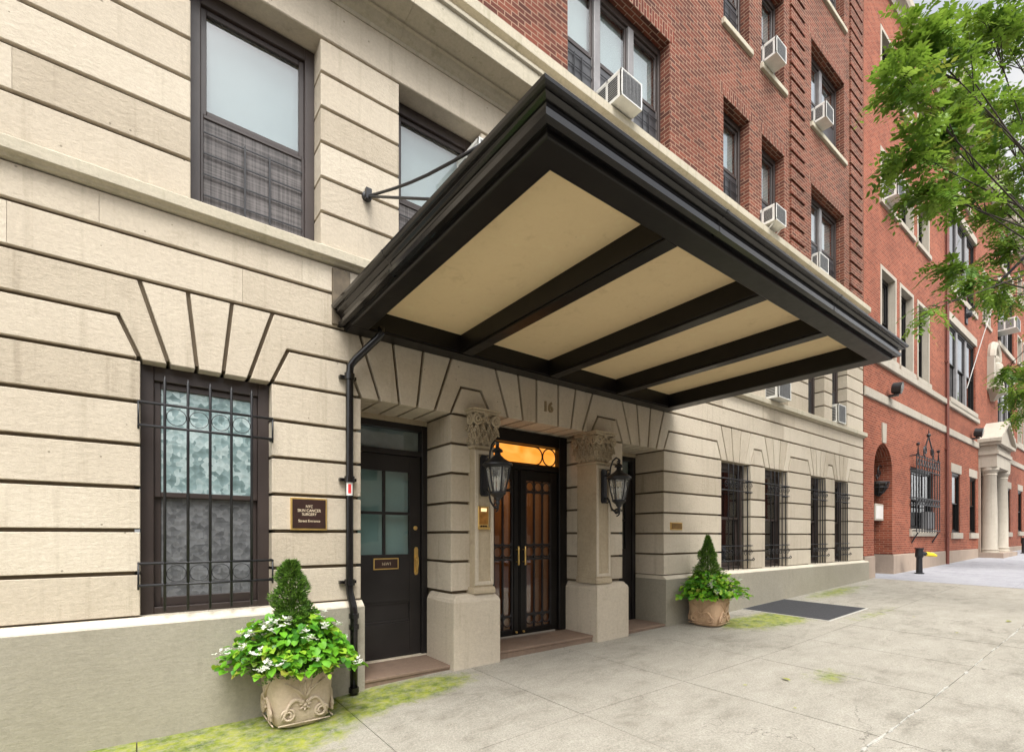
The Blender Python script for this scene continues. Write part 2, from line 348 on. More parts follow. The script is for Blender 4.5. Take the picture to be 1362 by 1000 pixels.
def thing(name, label, cat, org, group=None):
    o = bpy.data.objects.new(name, None); C.objects.link(o); o.empty_display_size = .1
    o.location = (org[0], org[1], org[2] + H); ORG[o.name] = org
    return tag(o, label, cat, group)
def struct(o): o['kind'] = 'structure'; return o
def text(s, size, cx, cz, y, mat, name, parent, depth=.002, sx=1, bold=0):
    cu = bpy.data.curves.new('lettering', 'FONT'); cu.body = s; cu.size = size; cu.align_x = 'CENTER'; cu.align_y = 'CENTER'
    cu.extrude = depth; cu.offset = bold; ob = bpy.data.objects.new('lettering', cu); C.objects.link(ob)
    bpy.context.view_layer.update()
    me = bpy.data.meshes.new_from_object(ob.evaluated_get(bpy.context.evaluated_depsgraph_get()))
    bpy.data.objects.remove(ob); bpy.data.curves.remove(cu)
    mb = MB(); mb.add([(cx + v.co.x * sx, y - v.co.z, cz + v.co.y) for v in me.vertices], [tuple(p.vertices) for p in me.polygons])
    bpy.data.meshes.remove(me)
    return mb.build(name, mat, parent) if parent is not None else mb

def inset(poly, ds):
    n = len(poly); out = []
    A = sum(poly[i][0] * poly[(i + 1) % n][1] - poly[(i + 1) % n][0] * poly[i][1] for i in range(n))
    sg = 1 if A > 0 else -1
    ln = []
    for i in range(n):
        (x0, z0), (x1, z1) = poly[i], poly[(i + 1) % n]
        dx, dz = x1 - x0, z1 - z0; l = math.hypot(dx, dz); nx, nzz = -dz / l * sg, dx / l * sg
        ln.append((x0 + nx * ds[i], z0 + nzz * ds[i], dx, dz))
    for i in range(n):
        ax, az, adx, adz = ln[i - 1]; bx, bz, bdx, bdz = ln[i]
        den = adx * bdz - adz * bdx
        if abs(den) < 1e-9: out.append((bx, bz)); continue
        s_ = ((bx - ax) * bdz - (bz - az) * bdx) / den
        out.append((ax + adx * s_, az + adz * s_))
    return out
G = .0145
def block(mb, poly, isopen, depth=.5, y=0, ch=.004):
    """ashlar block: joints cut back by G, chamfered front; isopen(i) tells an edge that faces an opening"""
    n = len(poly); op = [isopen(poly[i], poly[(i + 1) % n]) for i in range(n)]
    hair = [abs(poly[i][0] - poly[(i + 1) % n][0]) < 1e-6 and any(abs(poly[i][0] - h) < 1e-6 for h in HAIR) for i in range(n)]
    r1 = inset(poly, [.0006 if h else .0005 if o else G for o, h in zip(op, hair)]); r2 = inset(poly, [.0012 if h else .006 if o else G + ch for o, h in zip(op, hair)])
    kk = R.choices([0, 1, 2], [.5, .28, .22])[0]
    mb.loft([[(x, y + depth, z) for x, z in r1], [(x, y + ch, z) for x, z in r1], [(x, y, z) for x, z in r2]], True, True, kk)
def wall_holes(mb, x0, x1, z0, z1, holes, y0, y1, k=None):
    """wall slab with rectangular holes: front, back and reveal faces"""
    xs = sorted({x0, x1, *[h[0] for h in holes], *[h[1] for h in holes]}); zs = sorted({z0, z1, *[h[2] for h in holes], *[h[3] for h in holes]})
    xs = [x for x in xs if x0 <= x <= x1]; zs = [z for z in zs if z0 <= z <= z1]
    def solid(i, j):
        if i < 0 or j < 0 or i >= len(xs) - 1 or j >= len(zs) - 1: return False
        cx, cz = (xs[i] + xs[i + 1]) / 2, (zs[j] + zs[j + 1]) / 2
        return not any(h[0] < cx < h[1] and h[2] < cz < h[3] for h in holes)
    for i in range(len(xs) - 1):
        for j in range(len(zs) - 1):
            if not solid(i, j): continue
            a, b, c, d = xs[i], xs[i + 1], zs[j], zs[j + 1]
            mb.add([(a, y0, c), (b, y0, c), (b, y0, d), (a, y0, d)], [(0, 1, 2, 3)], k)
            mb.add([(a, y1, c), (b, y1, c), (b, y1, d), (a, y1, d)], [(3, 2, 1, 0)], k)
            if not solid(i - 1, j): mb.add([(a, y0, c), (a, y1, c), (a, y1, d), (a, y0, d)], [(3, 2, 1, 0)], k)
            if not solid(i + 1, j): mb.add([(b, y0, c), (b, y1, c), (b, y1, d), (b, y0, d)], [(0, 1, 2, 3)], k)
            if not solid(i, j - 1): mb.add([(a, y0, c), (b, y0, c), (b, y1, c), (a, y1, c)], [(3, 2, 1, 0)], k)
            if not solid(i, j + 1): mb.add([(a, y0, d), (b, y0, d), (b, y1, d), (a, y1, d)], [(0, 1, 2, 3)], k)

# ------------------------------------------------------------------ ground
PROF = [(-30, -1.52), (-6, -1.50), (.9, -1.49), (1.7, -1.43), (2.7, -1.395), (4.8, -1.38), (6.3, -1.355), (15.3, -1.076), (17, -1.05), (22.3, -.96), (28, -.85), (50, -.5), (90, .1)]
def gz(x, y=0):
    for (a, za), (b, zb) in zip(PROF, PROF[1:]):
        if x <= b: z = za + (zb - za) * (x - a) / (b - a); break
    else: z = PROF[-1][1]
    return z + .016 * min(0, y)
def slabs(name, xs, ys, mat, dz=0, gap=.004):
    mb = MB()
    for a, b in zip(xs, xs[1:]):
        for c, d in zip(ys, ys[1:]):
            a1, b1, c1, d1 = a + gap, b - gap, c + gap, d - gap
            nx, ny = max(2, int((b - a) / .35)), 3
            tilt = R.uniform(-.002, .002)
            V = [(a1 + (b1 - a1) * i / nx, c1 + (d1 - c1) * j / ny) for j in range(ny + 1) for i in range(nx + 1)]
            top = [(x, y, gz(x, y) + dz + tilt * (x - a) / (b - a)) for x, y in V]
            W = nx + 1; F = [(j * W + i, j * W + i + 1, (j + 1) * W + i + 1, (j + 1) * W + i) for j in range(ny) for i in range(nx)]
            mb.add(top, F)
            rim = [i for i in range(W)] + [j * W + nx for j in range(1, ny + 1)] + [ny * W + i for i in range(nx - 1, -1, -1)] + [j * W for j in range(ny - 1, 0, -1)]
            m_ = len(rim); vs = [top[i] for i in rim] + [(top[i][0], top[i][1], top[i][2] - .03) for i in rim]
            mb.add(vs, [(i, i + m_, (i + 1) % m_ + m_, (i + 1) % m_) for i in range(m_)])
    return struct(mb.build(name, mat, None, False, False))
slabs('pavement', [-9, -7.1, -5.6, -4.2, -2.8, -1.4, .02, 1.43, 2.86, 4.27, 5.7, 7.1, 8.5, 9.95, 11.4, 12.9, 15.2], [-4.95, -3.37, -1.77, .6], M['conc'])
slabs('neighbour_pavement', [15.2, 18.4, 21.6, 24.8, 28, 31.2, 34.4, 37.6, 41, 46, 52, 60], [-4.95, -2.6, .6], M['nconc'], .003, .003)
def sheet(name, x0, x1, y0, y1, dz, mat, nx=60):
    mb = MB(); xs = [x0 + (x1 - x0) * i / nx for i in range(nx + 1)]
    for a, b in zip(xs, xs[1:]): mb.add([(a, y0, gz(a, y0) + dz), (b, y0, gz(b, y0) + dz), (b, y1, gz(b, y1) + dz), (a, y1, gz(a, y1) + dz)], [(0, 1, 2, 3)])
    return struct(mb.build(name, mat, None, False, False))
sheet('ground', -60, 120, -60, 60, -.22, M['joint'], 120)
sheet('pavement_bed', -9, 60, -4.95, .6, -.018, M['joint'], 100)
sheet('road', -60, 120, -14, -5.1, -.13, M['asphalt'], 90)
mb = MB(); xs = [-9 + i * 1.5 for i in range(47)]
for a, b in zip(xs, xs[1:]):
    mb.loft([[(a + .003, -5.1, gz(a, -5) - .2), (a + .003, -4.955, gz(a, -5) - .2), (a + .003, -4.955, gz(a, -5) + .002), (a + .003, -5.1, gz(a, -5) + .002)],
             [(b - .003, -5.1, gz(b, -5) - .2), (b - .003, -4.955, gz(b, -5) - .2), (b - .003, -4.955, gz(b, -5) + .002), (b - .003, -5.1, gz(b, -5) + .002)]], True, True)
struct(mb.build('kerb', M['kerbstone']))
# white filler smeared along the long joint
mb = MB(); x = 3.9
while x < 12.5:
    l = R.uniform(.05, .4); 
    if R.random() < .75 - .03 * (x - 3.9):
        ps = []; n = 5
        off = R.uniform(-.008, .008); wd = R.uniform(.004, .012)
        a = [(x + l * i / n, -3.37 + off + R.uniform(-.006, .006) + wd * (.4 + .6 * math.sin(PI * (i + .5) / (n + 1)))) for i in range(n + 1)]
        b = [(x + l * i / n, -3.37 + off + R.uniform(-.006, .006) - wd * (.4 + .6 * math.sin(PI * (i + .5) / (n + 1)))) for i in range(n + 1)]
        P = a + b[::-1]
        mb.loft([[(px, py, gz(px, py) - .004) for px, py in P], [(px, py, gz(px, py) + .006) for px, py in P]], False, True)
    x += l + R.uniform(.005, .07)
struct(mb.build('pavement_joint_filler', M['filler']))

# ------------------------------------------------------------------ apartment building
B = thing('apartment_building', 'apartment building with cream limestone base, black door and dark red brick floors above', 'building', (0, 0, 0))
Z = [-.60, -.2725, .044, .3605, .677, .9935, 1.31, 1.61, 1.905, 2.215, 2.475]
OPEN = [(.042, .938, 1.31, 'w'), (1.711, 2.69, 1.31, 'd'), (3.2, 4.83, 1.375, 'm'), (5.454, 6.404, 1.31, 'd'),
        (8.02, 9.02, 1.31, 'w'), (9.56, 10.51, 1.31, 'w'), (11.58, 12.38, 1.31, 'w'), (12.86, 13.66, 1.31, 'w')]
X0, X1 = -6, 14.64
def is_open(p, q):
    mx, mz = (p[0] + q[0]) / 2, (p[1] + q[1]) / 2
    for a, b, zb, k in OPEN:
        if mz <= zb + .02 and (abs(mx - a) < .004 or abs(mx - b) < .004) and abs(p[0] - q[0]) < .004: return True
        if a - .002 <= mx <= b + .002 and abs(mz - zb) < .004 and abs(p[1] - q[1]) < .004: return True
    return abs(mx - X0) < .01 or (abs(mx - X1) < .01)
HAIR = []
def cuts(a, b, q):
    n = max(1, round((b - a) / 1.35)); w_ = (b - a) / n
    xs_ = [a] + [a + w_ * (k + (.22 if q % 2 else -.12)) for k in range(1, n)] + [b]; HAIR.extend(xs_[1:-1]); return list(zip(xs_, xs_[1:]))
mb = MB(); edges = [X0] + [e for o in OPEN for e in o[:2]] + [X1]
segs = [(edges[i], edges[i + 1]) for i in range(0, len(edges), 2)]
for a, b in segs:
    for q, (z0, z1) in enumerate(zip(Z[:6], Z[1:7])):
        for c_, d_ in cuts(a, b, q): block(mb, [(c_, z0), (d_, z0), (d_, z1), (c_, z1)], is_open, .72)
E = .13; z5, z6 = Z[7], Z[8]
for i, (a, b) in enumerate(segs):         # corner stones that rise beside each flat arch
    zl = OPEN[i - 1][2] if i else 1.31; zr = OPEN[i][2] if i < len(OPEN) else 1.31
    p = []
    p += [(a, zl)] if abs(zl - 1.31) < .001 or not i else [(a, 1.31), (a, zl)]
    p = [(a, 1.31)] + ([(a, zl)] if zl > 1.32 else [])
    q = [(b, 1.31)] + ([(b, zr)] if zr > 1.32 else [])
    poly = p[::-1] + q + [(b - (E if i < len(OPEN) else 0), z5), (a + (E if i else 0), z5)]
    block(mb, poly, is_open, .72)
DIV = {}
for a, b, zb, k in OPEN:
    c = (a + b) / 2; w = b - a
    if k == 'm': DIV[a] = [(3.448, 3.27), (3.672, 3.595), (3.881, 3.881), (4.237, 4.237), (4.459, 4.545), (4.666, 4.86)]
    else: DIV[a] = [(c - .305 * w, c - .51 * w), (c - .1 * w, c - .17 * w), (c + .1 * w, c + .17 * w), (c + .305 * w, c + .51 * w)]
for a, b, zb, k in OPEN:
    D = DIV[a]
    for (b0, t0), (b1, t1) in zip(D, D[1:]): block(mb, [(b0, zb), (b1, zb), (t1, z6), (t0, z6)], is_open, .72)
for i, (a, b) in enumerate(segs):
    poly = []
    if i:
        o = OPEN[i - 1]; lb, lt = DIV[o[0]][-1]; poly += [(lt, z6), (lb, o[2]), (o[1], o[2]), (o[1] + E, z5)]
    else: poly += [(a, z6), (a, z5)]
    if i < len(OPEN):
        o = OPEN[i]; rb, rt = DIV[o[0]][0]; poly += [(o[0] - E, z5), (o[0], o[2]), (rb, o[2]), (rt, z6)]
    else: poly += [(b, z5), (b, z6)]
    block(mb, poly, is_open, .72)
for q, (z0, z1) in enumerate(zip(Z[8:10], Z[9:11])):
    for c_, d_ in cuts(X0, X1, q): block(mb, [(c_, z0), (d_, z0), (d_, z1), (c_, z1)], is_open, .3)
# second floor
UP = [(.356, 1.343), (2.097, 3.076), (9.58, 10.53), (11.46, 12.29), (12.72, 13.61)]
UZ = [2.60, 2.927, 3.24, 3.557, 3.872, 4.187, 4.493]
def is_open2(p, q):
    mx = (p[0] + q[0]) / 2
    return abs(p[0] - q[0]) < .004 and (any(abs(mx - e) < .004 for u in UP for e in u) or abs(mx - X0) < .01 or abs(mx - X1) < .01)
ed = [X0] + [e for u in UP for e in u] + [X1]
for a, b in [(ed[i], ed[i + 1]) for i in range(0, len(ed), 2)]:
    for q, (z0, z1) in enumerate(zip(UZ, UZ[1:])):
        for c_, d_ in cuts(a, b, q): block(mb, [(c_, z0), (d_, z0), (d_, z1), (c_, z1)], is_open2, .3)
mb.cbox(X0, X1, 0, .3, 4.493 + .012, 4.95, .008)
wallo = mb.build('limestone_wall', [M['stone'], M['stone_pale'], M['stone_worn']], B)
mb = MB(); e = .034
wall_holes(mb, X0, X1 - .03, -1.8, 2.6, [(a - e, b + e, -1.8 if k != 'w' else -.62, zb + e) for a, b, zb, k in OPEN], .036, .75)
wall_holes(mb, X0, X1 - .035, 2.6, 4.6, [(a - e, b + e, 2.6, 4.52) for a, b in UP], .036, .29)
mb.build('joint_backing', M['joint'], B)
# string course under the second floor
pr = [(.02, 2.47), (-.03, 2.475), (-.045, 2.49), (-.075, 2.50), (-.08, 2.505), (-.08, 2.582), (-.075, 2.59), (0, 2.60), (.29, 2.602), (.29, 2.475)]
MB().extx(pr, X0, 14.70).build('string_course', M['cornice'], B)
pr = [(.2, 4.87), (-.012, 4.87), (-.02, 4.90), (-.06, 4.92), (-.09, 4.955), (-.10, 4.962), (-.13, 4.962), (-.132, 4.985), (-.15, 4.99), (-.33, 5.0), (-.335, 5.005), (-.335, 5.185), (-.35, 5.19), (-.36, 5.2), (-.362, 5.232), (-.34, 5.25), (-.1, 5.36), (-.085, 5.585), (-.12, 5.60), (-.148, 5.612), (-.15, 5.62), (-.15, 5.725), (-.14, 5.738), (0, 5.75), (.2, 5.75)]
mb = MB(); xs = [X0, -3.2, -.55, 2.1, 4.75, 7.4, 10.05, 12.6, 14.72]
for a, b in zip(xs, xs[1:]): mb.extx(pr, a + .0015, b - .0015)
mb.build('cornice', M['cornice'], B)
# plinths
def plinth_prof(z0): return [(.5, z0), (-.07, z0), (-.07, -.655), (-.066, -.653), (.5, -.653)]
LEDGE = [(.5, -.652), (-.066, -.652), (-.06, -.638), (-.005, -.6), (.5, -.598)]
mb = MB(); mb.extx(plinth_prof(-1.75), X0, 1.722)
mb.build('plinth', M['plinth'], B); MB().extx(LEDGE, X0, 1.718).build('plinth_ledge', M['ledge'], B)
MB().extx(plinth_prof(-1.6), 6.36, 14.84).build('plinth', M['plinth'], B); MB().extx(LEDGE, 6.364, 14.836).build('plinth_ledge', M['ledge'], B)
for x0, x1 in ((2.648, 3.245), (4.80, 5.43)):
    mb = MB(); y0, y1 = -.13, .47
    def rr(i, z): return [(x0 + i, y0 + i, z), (x1 - i, y0 + i, z), (x1 - i, y1, z), (x0 + i, y1, z)]
    mb.loft([rr(0, -1.7), rr(0, -.70), rr(.012, -.668), rr(.025, -.655), rr(.04, -.635), rr(.05, -.62)], True, True)
    mb.build('pedestal', M['stone'], B, False, True, .006)
# pilasters with carved capitals
def capital(x0, x1, y0, y1, par):
    """carved capital: flared bell, two rows of acanthus, corner volutes and abacus, on the front and both sides"""
    mb = MB(); z0, z1 = .95, 1.372; h = z1 - z0 - .05
    def ring(o, z): return [(x0 - o, y0 - o, z), (x1 + o, y0 - o, z), (x1 + o, y1, z), (x0 - o, y1, z)]
    mb.loft([ring(o, z0 + z) for o, z in ((.0, 0), (.022, .004), (.028, .016), (.022, .028), (.002, .034))], True, True)
    mb.loft([ring(-.012 + .035 * f ** 2.5, z0 + .03 + (h - .03) * f) for f in (0, .3, .6, .8, .92, 1)], True, True)
    mb.loft([ring(o, z) for o, z in ((.03, z1 - .052), (.05, z1 - .045), (.052, z1 - .026), (.045, z1 - .022), (.066, z1 - .016), (.068, z1)) ], True, True)
    faces = [((x0 + x1) / 2, y0, (1, 0), (0, -1), (x1 - x0) / 2), (x0, (y0 + y1) / 2, (0, -1), (-1, 0), (y1 - y0) / 2), (x1, (y0 + y1) / 2, (0, 1), (1, 0), (y1 - y0) / 2)]
    for fx, fy_, t_, n_, hw in faces:
        def T(u, z, d): return (fx + t_[0] * u + n_[0] * d, fy_ + t_[1] * u + n_[1] * d, z0 + z)
        def acanthus(u, zb, hh, wd, out):
            for k in range(-3, 4):
                a = k * .36; l = hh * (1 - .09 * abs(k)); P = []
                for f in (0, .25, .5, .72, .88, 1.0, 1.06):
                    zz = zb + l * math.cos(a * .8) * (f if f < .9 else .9 - (f - .9) * 1.6); uu = u + wd * .5 * math.sin(a) * min(1, f * 1.5)
                    P.append(T(uu, zz, -.006 + out * f ** 2.4 + .008 * (1 - abs(k) / 3)))
                mb.tube(P, [.006, .0095, .0105, .011, .0105, .009, .005], 6)
            mb.tube([T(u, zb, .008), T(u, zb + hh * .5, .012 + out * .2), T(u, zb + hh * .85, .01 + out * .75)], [.006, .005, .004], 5)
        n1 = max(2, round(hw * 2 / .085)); n2 = n1 - 1 or 1
        for k in range(n1): acanthus(-hw + hw * 2 * (k + .5) / n1, .03, .15, hw * 2 / n1 * .98, .045)
        for k in range(n1 + 1): acanthus(-hw + hw * 2 * k / n1, .09, .19, hw * 2 / n1 * .9, .06)
        for s_ in (-1, 1):
            P = [T(s_ * hw * .25, .16, .01), T(s_ * hw * .4, .25, .025), T(s_ * hw * .7, .335, .045), T(s_ * (hw - .0), .35, .06)]; mb.tube(P, [.009, .012, .015, .016], 7)
            cz = .30; cu_ = s_ * (hw - .005); P = []
            for q in range(30):
                f = q / 29; a = PI / 2 - s_ * f * 1.9 * 2 * PI; r = .052 * (1 - f) + .007; P.append(T(cu_ + r * math.cos(a), cz + r * math.sin(a), .052 + .016 * f))
            mb.tube(P, [.0145 * (1 - .4 * q / 29) for q in range(30)], 7)
            P = []
            for q in range(20):
                f = q / 19; a = PI / 2 + s_ * f * 1.5 * 2 * PI; r = .03 * (1 - f) + .005; P.append(T(s_ * hw * .30 + r * math.cos(a), .305 + r * math.sin(a), .034 + .012 * f))
            mb.tube(P, .0095, 6)
        for k in range(6):
            a = 2 * PI * k / 6; mb.ball(T(.02 * math.cos(a), h - .005 + .02 * math.sin(a), .05), .013, 6)
        mb.ball(T(0, h - .005, .058), .013, 6)
    return mb.build('capital', M['stone_carved'], par, 'auto')
for x0, x1, back in ((2.925, 3.165, .25), (4.812, 5.078, .25)):
    mb = MB(); mb.box(x0, x1, -.1, back, -.62, .955)
    mb.extx([(back, -.62), (-.125, -.62), (-.125, -.585), (-.115, -.565), (-.1, -.55), (back, -.55)], x0 - .02, x1 + .02)
    p = mb.build('pilaster', M['stone_carved'], B, False, True, .006)
    mb = MB(); q = .04          # raised border of the sunk panel on the pilaster face
    for a in ((x0 + .002, x0 + q, -.53, .93), (x1 - q, x1 - .002, -.53, .93), (x0 + q, x1 - q, .89, .93), (x0 + q, x1 - q, -.53, -.49)):
        mb.box(a[0], a[1], -.118, -.09, a[2], a[3])
    mb.build('panel_border', M['stone'], p, False, True, .003)
    c = capital(x0, x1, -.1, back, p)
text('16', .165, 4.062, 1.585, -.004, M['num'], 'house_number', B, .006, 1, .006)

# ------------------------------------------------------------------ windows
def frame_rect(mb, x0, x1, z0, z1, w, y0, y1, wb=None, wt=None, c=.004):
    wb = wb or w; wt = wt or w
    mb.cbox(x0, x0 + w, y0, y1, z0, z1, c); mb.cbox(x1 - w, x1, y0, y1, z0, z1, c)
    mb.cbox(x0 + w, x1 - w, y0 + .001, y1, z0, z0 + wb, c); mb.cbox(x0 + w, x1 - w, y0 + .001, y1, z1 - wt, z1, c)
def window(par, x0, x1, z0, z1, y, units=1, mat='brown', fw=.06, mull=.09, blind=.5, low='screen2', guard=0, top_mat=None, low_mat=None, split=.5, mmat=None, back=.45):
    mb = MB(); frame_rect(mb, x0, x1, z0, z1, fw, y, y + .14, .05, .11)
    us = []; w = (x1 - x0 - 2 * fw - (units - 1) * mull) / units
    for i in range(units):
        a = x0 + fw + i * (w + mull); us.append((a, a + w))
        if i < units - 1 and not mmat: mb.cbox(a + w, a + w + mull, y - .01, y + .14, z0 + .05, z1 - .11, .006)
    W = mb.build('window', M[mat], par)
    if mmat:
        mb = MB()
        for i in range(units - 1): mb.cbox(us[i][1], us[i][1] + mull, y - .012, y + .13, z0 + .05, z1 - .11, .006)
        mb.build('mullion', M[mmat], W)
    zb, zt = z0 + .05, z1 - .11; zm = zb + (zt - zb) * split
    up = MB(); lo = MB(); gp = MB(); bl = MB(); sc = MB(); gl = MB(); gu = MB()
    for a, b in us:
        frame_rect(up, a, b, zm - .02, zt, .045, y + .03, y + .065, .04, .05)
        frame_rect(lo, a, b, zb, zm + .02, .048, y + .07, y + .10, .07, .045)
        gp.box(a + .04, b - .04, y + .045, y + .049, zm + .01, zt - .04)
        if low in M and low.startswith('screen'):
            frame_rect(sc, a, b, zb, zm - .021, .022, y + .022, y + .04, .025, .03); gl.box(a + .02, b - .02, y + .034, y + .038, zb + .02, zm - .04)
        else: gl.box(a + .04, b - .04, y + .083, y + .087, zb + .06, zm - .015)
        if blind: bl.box(a + .03, b - .03, y + .105, y + .109, zt - (zt - zb) * blind * R.uniform(.92, 1.04), zt)
        if guard:
            for q in range(1, 5): gu.box(a + .02, b - .02, y + .012, y + .02, zb + (zm - zb) * q * .2 - .005, zb + (zm - zb) * q * .2 + .005)
            for q in (.4, .64): gu.box(a + (b - a) * q - .007, a + (b - a) * q + .007, y + .008, y + .02, zb, zb + (zm - zb) * .82)
    up.build('sash', M[mat], W); lo.build('sash', M[mat], W)
    gp.build('pane', M[top_mat or 'glass'], W); gl.build('screen' if low.startswith('screen') else 'pane', M[low_mat or low], W)
    if sc.v: sc.build('screen_frame', M[mat], W)
    if bl.v: bl.build('blind', M['blind'], W)
    if guard: gu.build('guard_bars', M['iron'], W)
    mb = MB(); q = y + back; a, b = x0 + .004, x1 - .004
    mb.add([(a, q, z0), (b, q, z0), (b, q, z1), (a, q, z1)], [(0, 1, 2, 3)])
    mb.loft([[(a, y + .13, z0 + .004), (b, y + .13, z0 + .004), (b, y + .13, z1 - .004), (a, y + .13, z1 - .004)], [(a, q, z0 + .004), (b, q, z0 + .004), (b, q, z1 - .004), (a, q, z1 - .004)]])
    mb.build('room_behind', M['room'], W)
    return W
def grille(par, x0, x1, z0, z1, y, wall_y, n, bands, circ=True, scroll=False, r=.011):
    mb = MB(); st = (x1 - x0) / (n + 1)
    for i in range(1, n + 1):
        x = x0 + st * i; mb.tube([(x, y, z0), (x, y, z1 - .03), (x, y, z1)], [r, r, .003], 6)
    for a, b in bands:
        for z in (a, b):
            mb.tube([(x0 - .012, wall_y, z), (x0 - .012, y, z), (x1 + .012, y, z), (x1 + .012, wall_y, z)], r, 6)
        if not scroll:
            for xx in (x0 - .012, x1 + .012): mb.tube([(xx, y, a - .03), (xx, y, b + .005)], r * .7, 6)
        for i in range(n + (1 if scroll else -1)):
            cx = x0 + st * (i + (.5 if scroll else 1.5)); cz = (a + b) / 2; rr_ = min(st / 2 - r, (b - a) / 2 - r)
            if scroll:
                mb.spiral((cx, y - .01, cz), rr_, .012, 1.4, .006, 0, 1, 22, 5)
            else: mb.ring((cx, y, cz), rr_, .0028, 'y', 22, 5)
    if scroll:
        for s_ in (x0 - .012, x1 + .012): mb.spiral((s_, y - .012, bands[0][0] + .01), .03, .008, 1.2, .008, PI / 2, 1, 16, 5, None, 'x')
    return mb.build('window_grille', M['iron'], par, True)
W = window(B, .042, .938, -.598, 1.31, .115, 1, 'brown', .085, low='pane_low', low_mat='film_low', top_mat='film_top', blind=0, back=.38)
grille(W, .042, .92, -.562, 1.2, -.06, .03, 5, [(-.362, -.2), (.815, .985)])
for i, (a, b, zb, k) in enumerate(OPEN[4:]):
    W = window(B, a, b, -.598, zb, .16, 1, 'brown', .07, blind=0, low='pane_low', low_mat='darkglass', top_mat='darkglass', back=.33)
    grille(W, a + .012, b - .012, -.585, 1.27, -.03, .1, 5, [(-.43, -.17), (.80, 1.0)], scroll=True, r=.011)
W = window(B, .356, 1.343, 2.602, 4.493, .2, 1, 'brown', .085, blind=.62, low='screen', guard=1, back=.5, split=.5)
W = window(B, 2.097, 3.076, 2.602, 4.493, .2, 1, 'brown', .085, blind=.6, low='screen', guard=1, back=.5)
for a, b in UP[2:]: window(B, a, b, 2.602, 4.493, .2, 1, 'brown', .08, blind=.4, low='screen2', back=.5)

# brick storeys
BW = []
FL = [(5.742, 7.585), (8.88, 10.72), (12.02, 13.86)]
for zi, (z0, z1) in enumerate(FL):
    for a, b, u in ((4.397, 6.555, 3), (8.085, 8.97, 1), (9.43, 10.344, 1), (11.60, 13.42, 2)): BW.append((a, b, z0, z1, u, zi))
BW += [(-3.6, -2.7, 5.742, 7.585, 1, 0), (-.2, .7, 5.742, 7.585, 1, 0)]
mb = MB(); wall_holes(mb, X0, X1 + .02, 5.70, 15.6, [w[:4] for w in BW], 0, .42)
mb.build('brick_wall', M['brick'], B)
MB().cbox(X0, X1 + .05, -.12, .45, 15.6, 15.8, .02).build('parapet_coping', M['cornice'], B)
for a, b, z0, z1, u, zi in BW:
    W = window(B, a, b, z0, z1, .17, u, 'brown', .06, .12, blind=R.choice([.5, .56, .45, .62]), low='screen2', guard=(1 if u == 1 or R.random() < .6 else 0), mmat=('greypaint' if u > 1 else None), back=.5)
    MB().cbox(a - .1, b + .1, -.005, .02, z1 + .001, z1 + .205, .003).build('soldier_course', M['soldier'], B)
    if zi: MB().cbox(a - .06, b + .06, -.055, .12, z0 - .1, z0 - .002, .008).build('window_sill', M['cornice'], W)
for a, b in ((10.57, 11.22), (13.72, 14.50)):
    mb = MB(); z = 5.76
    while z < 15.5:
        mb.cbox(a, b, -.042, .01, z, z + .225, .003); z += .294
    mb.build('brick_strip', M['brick'], B)

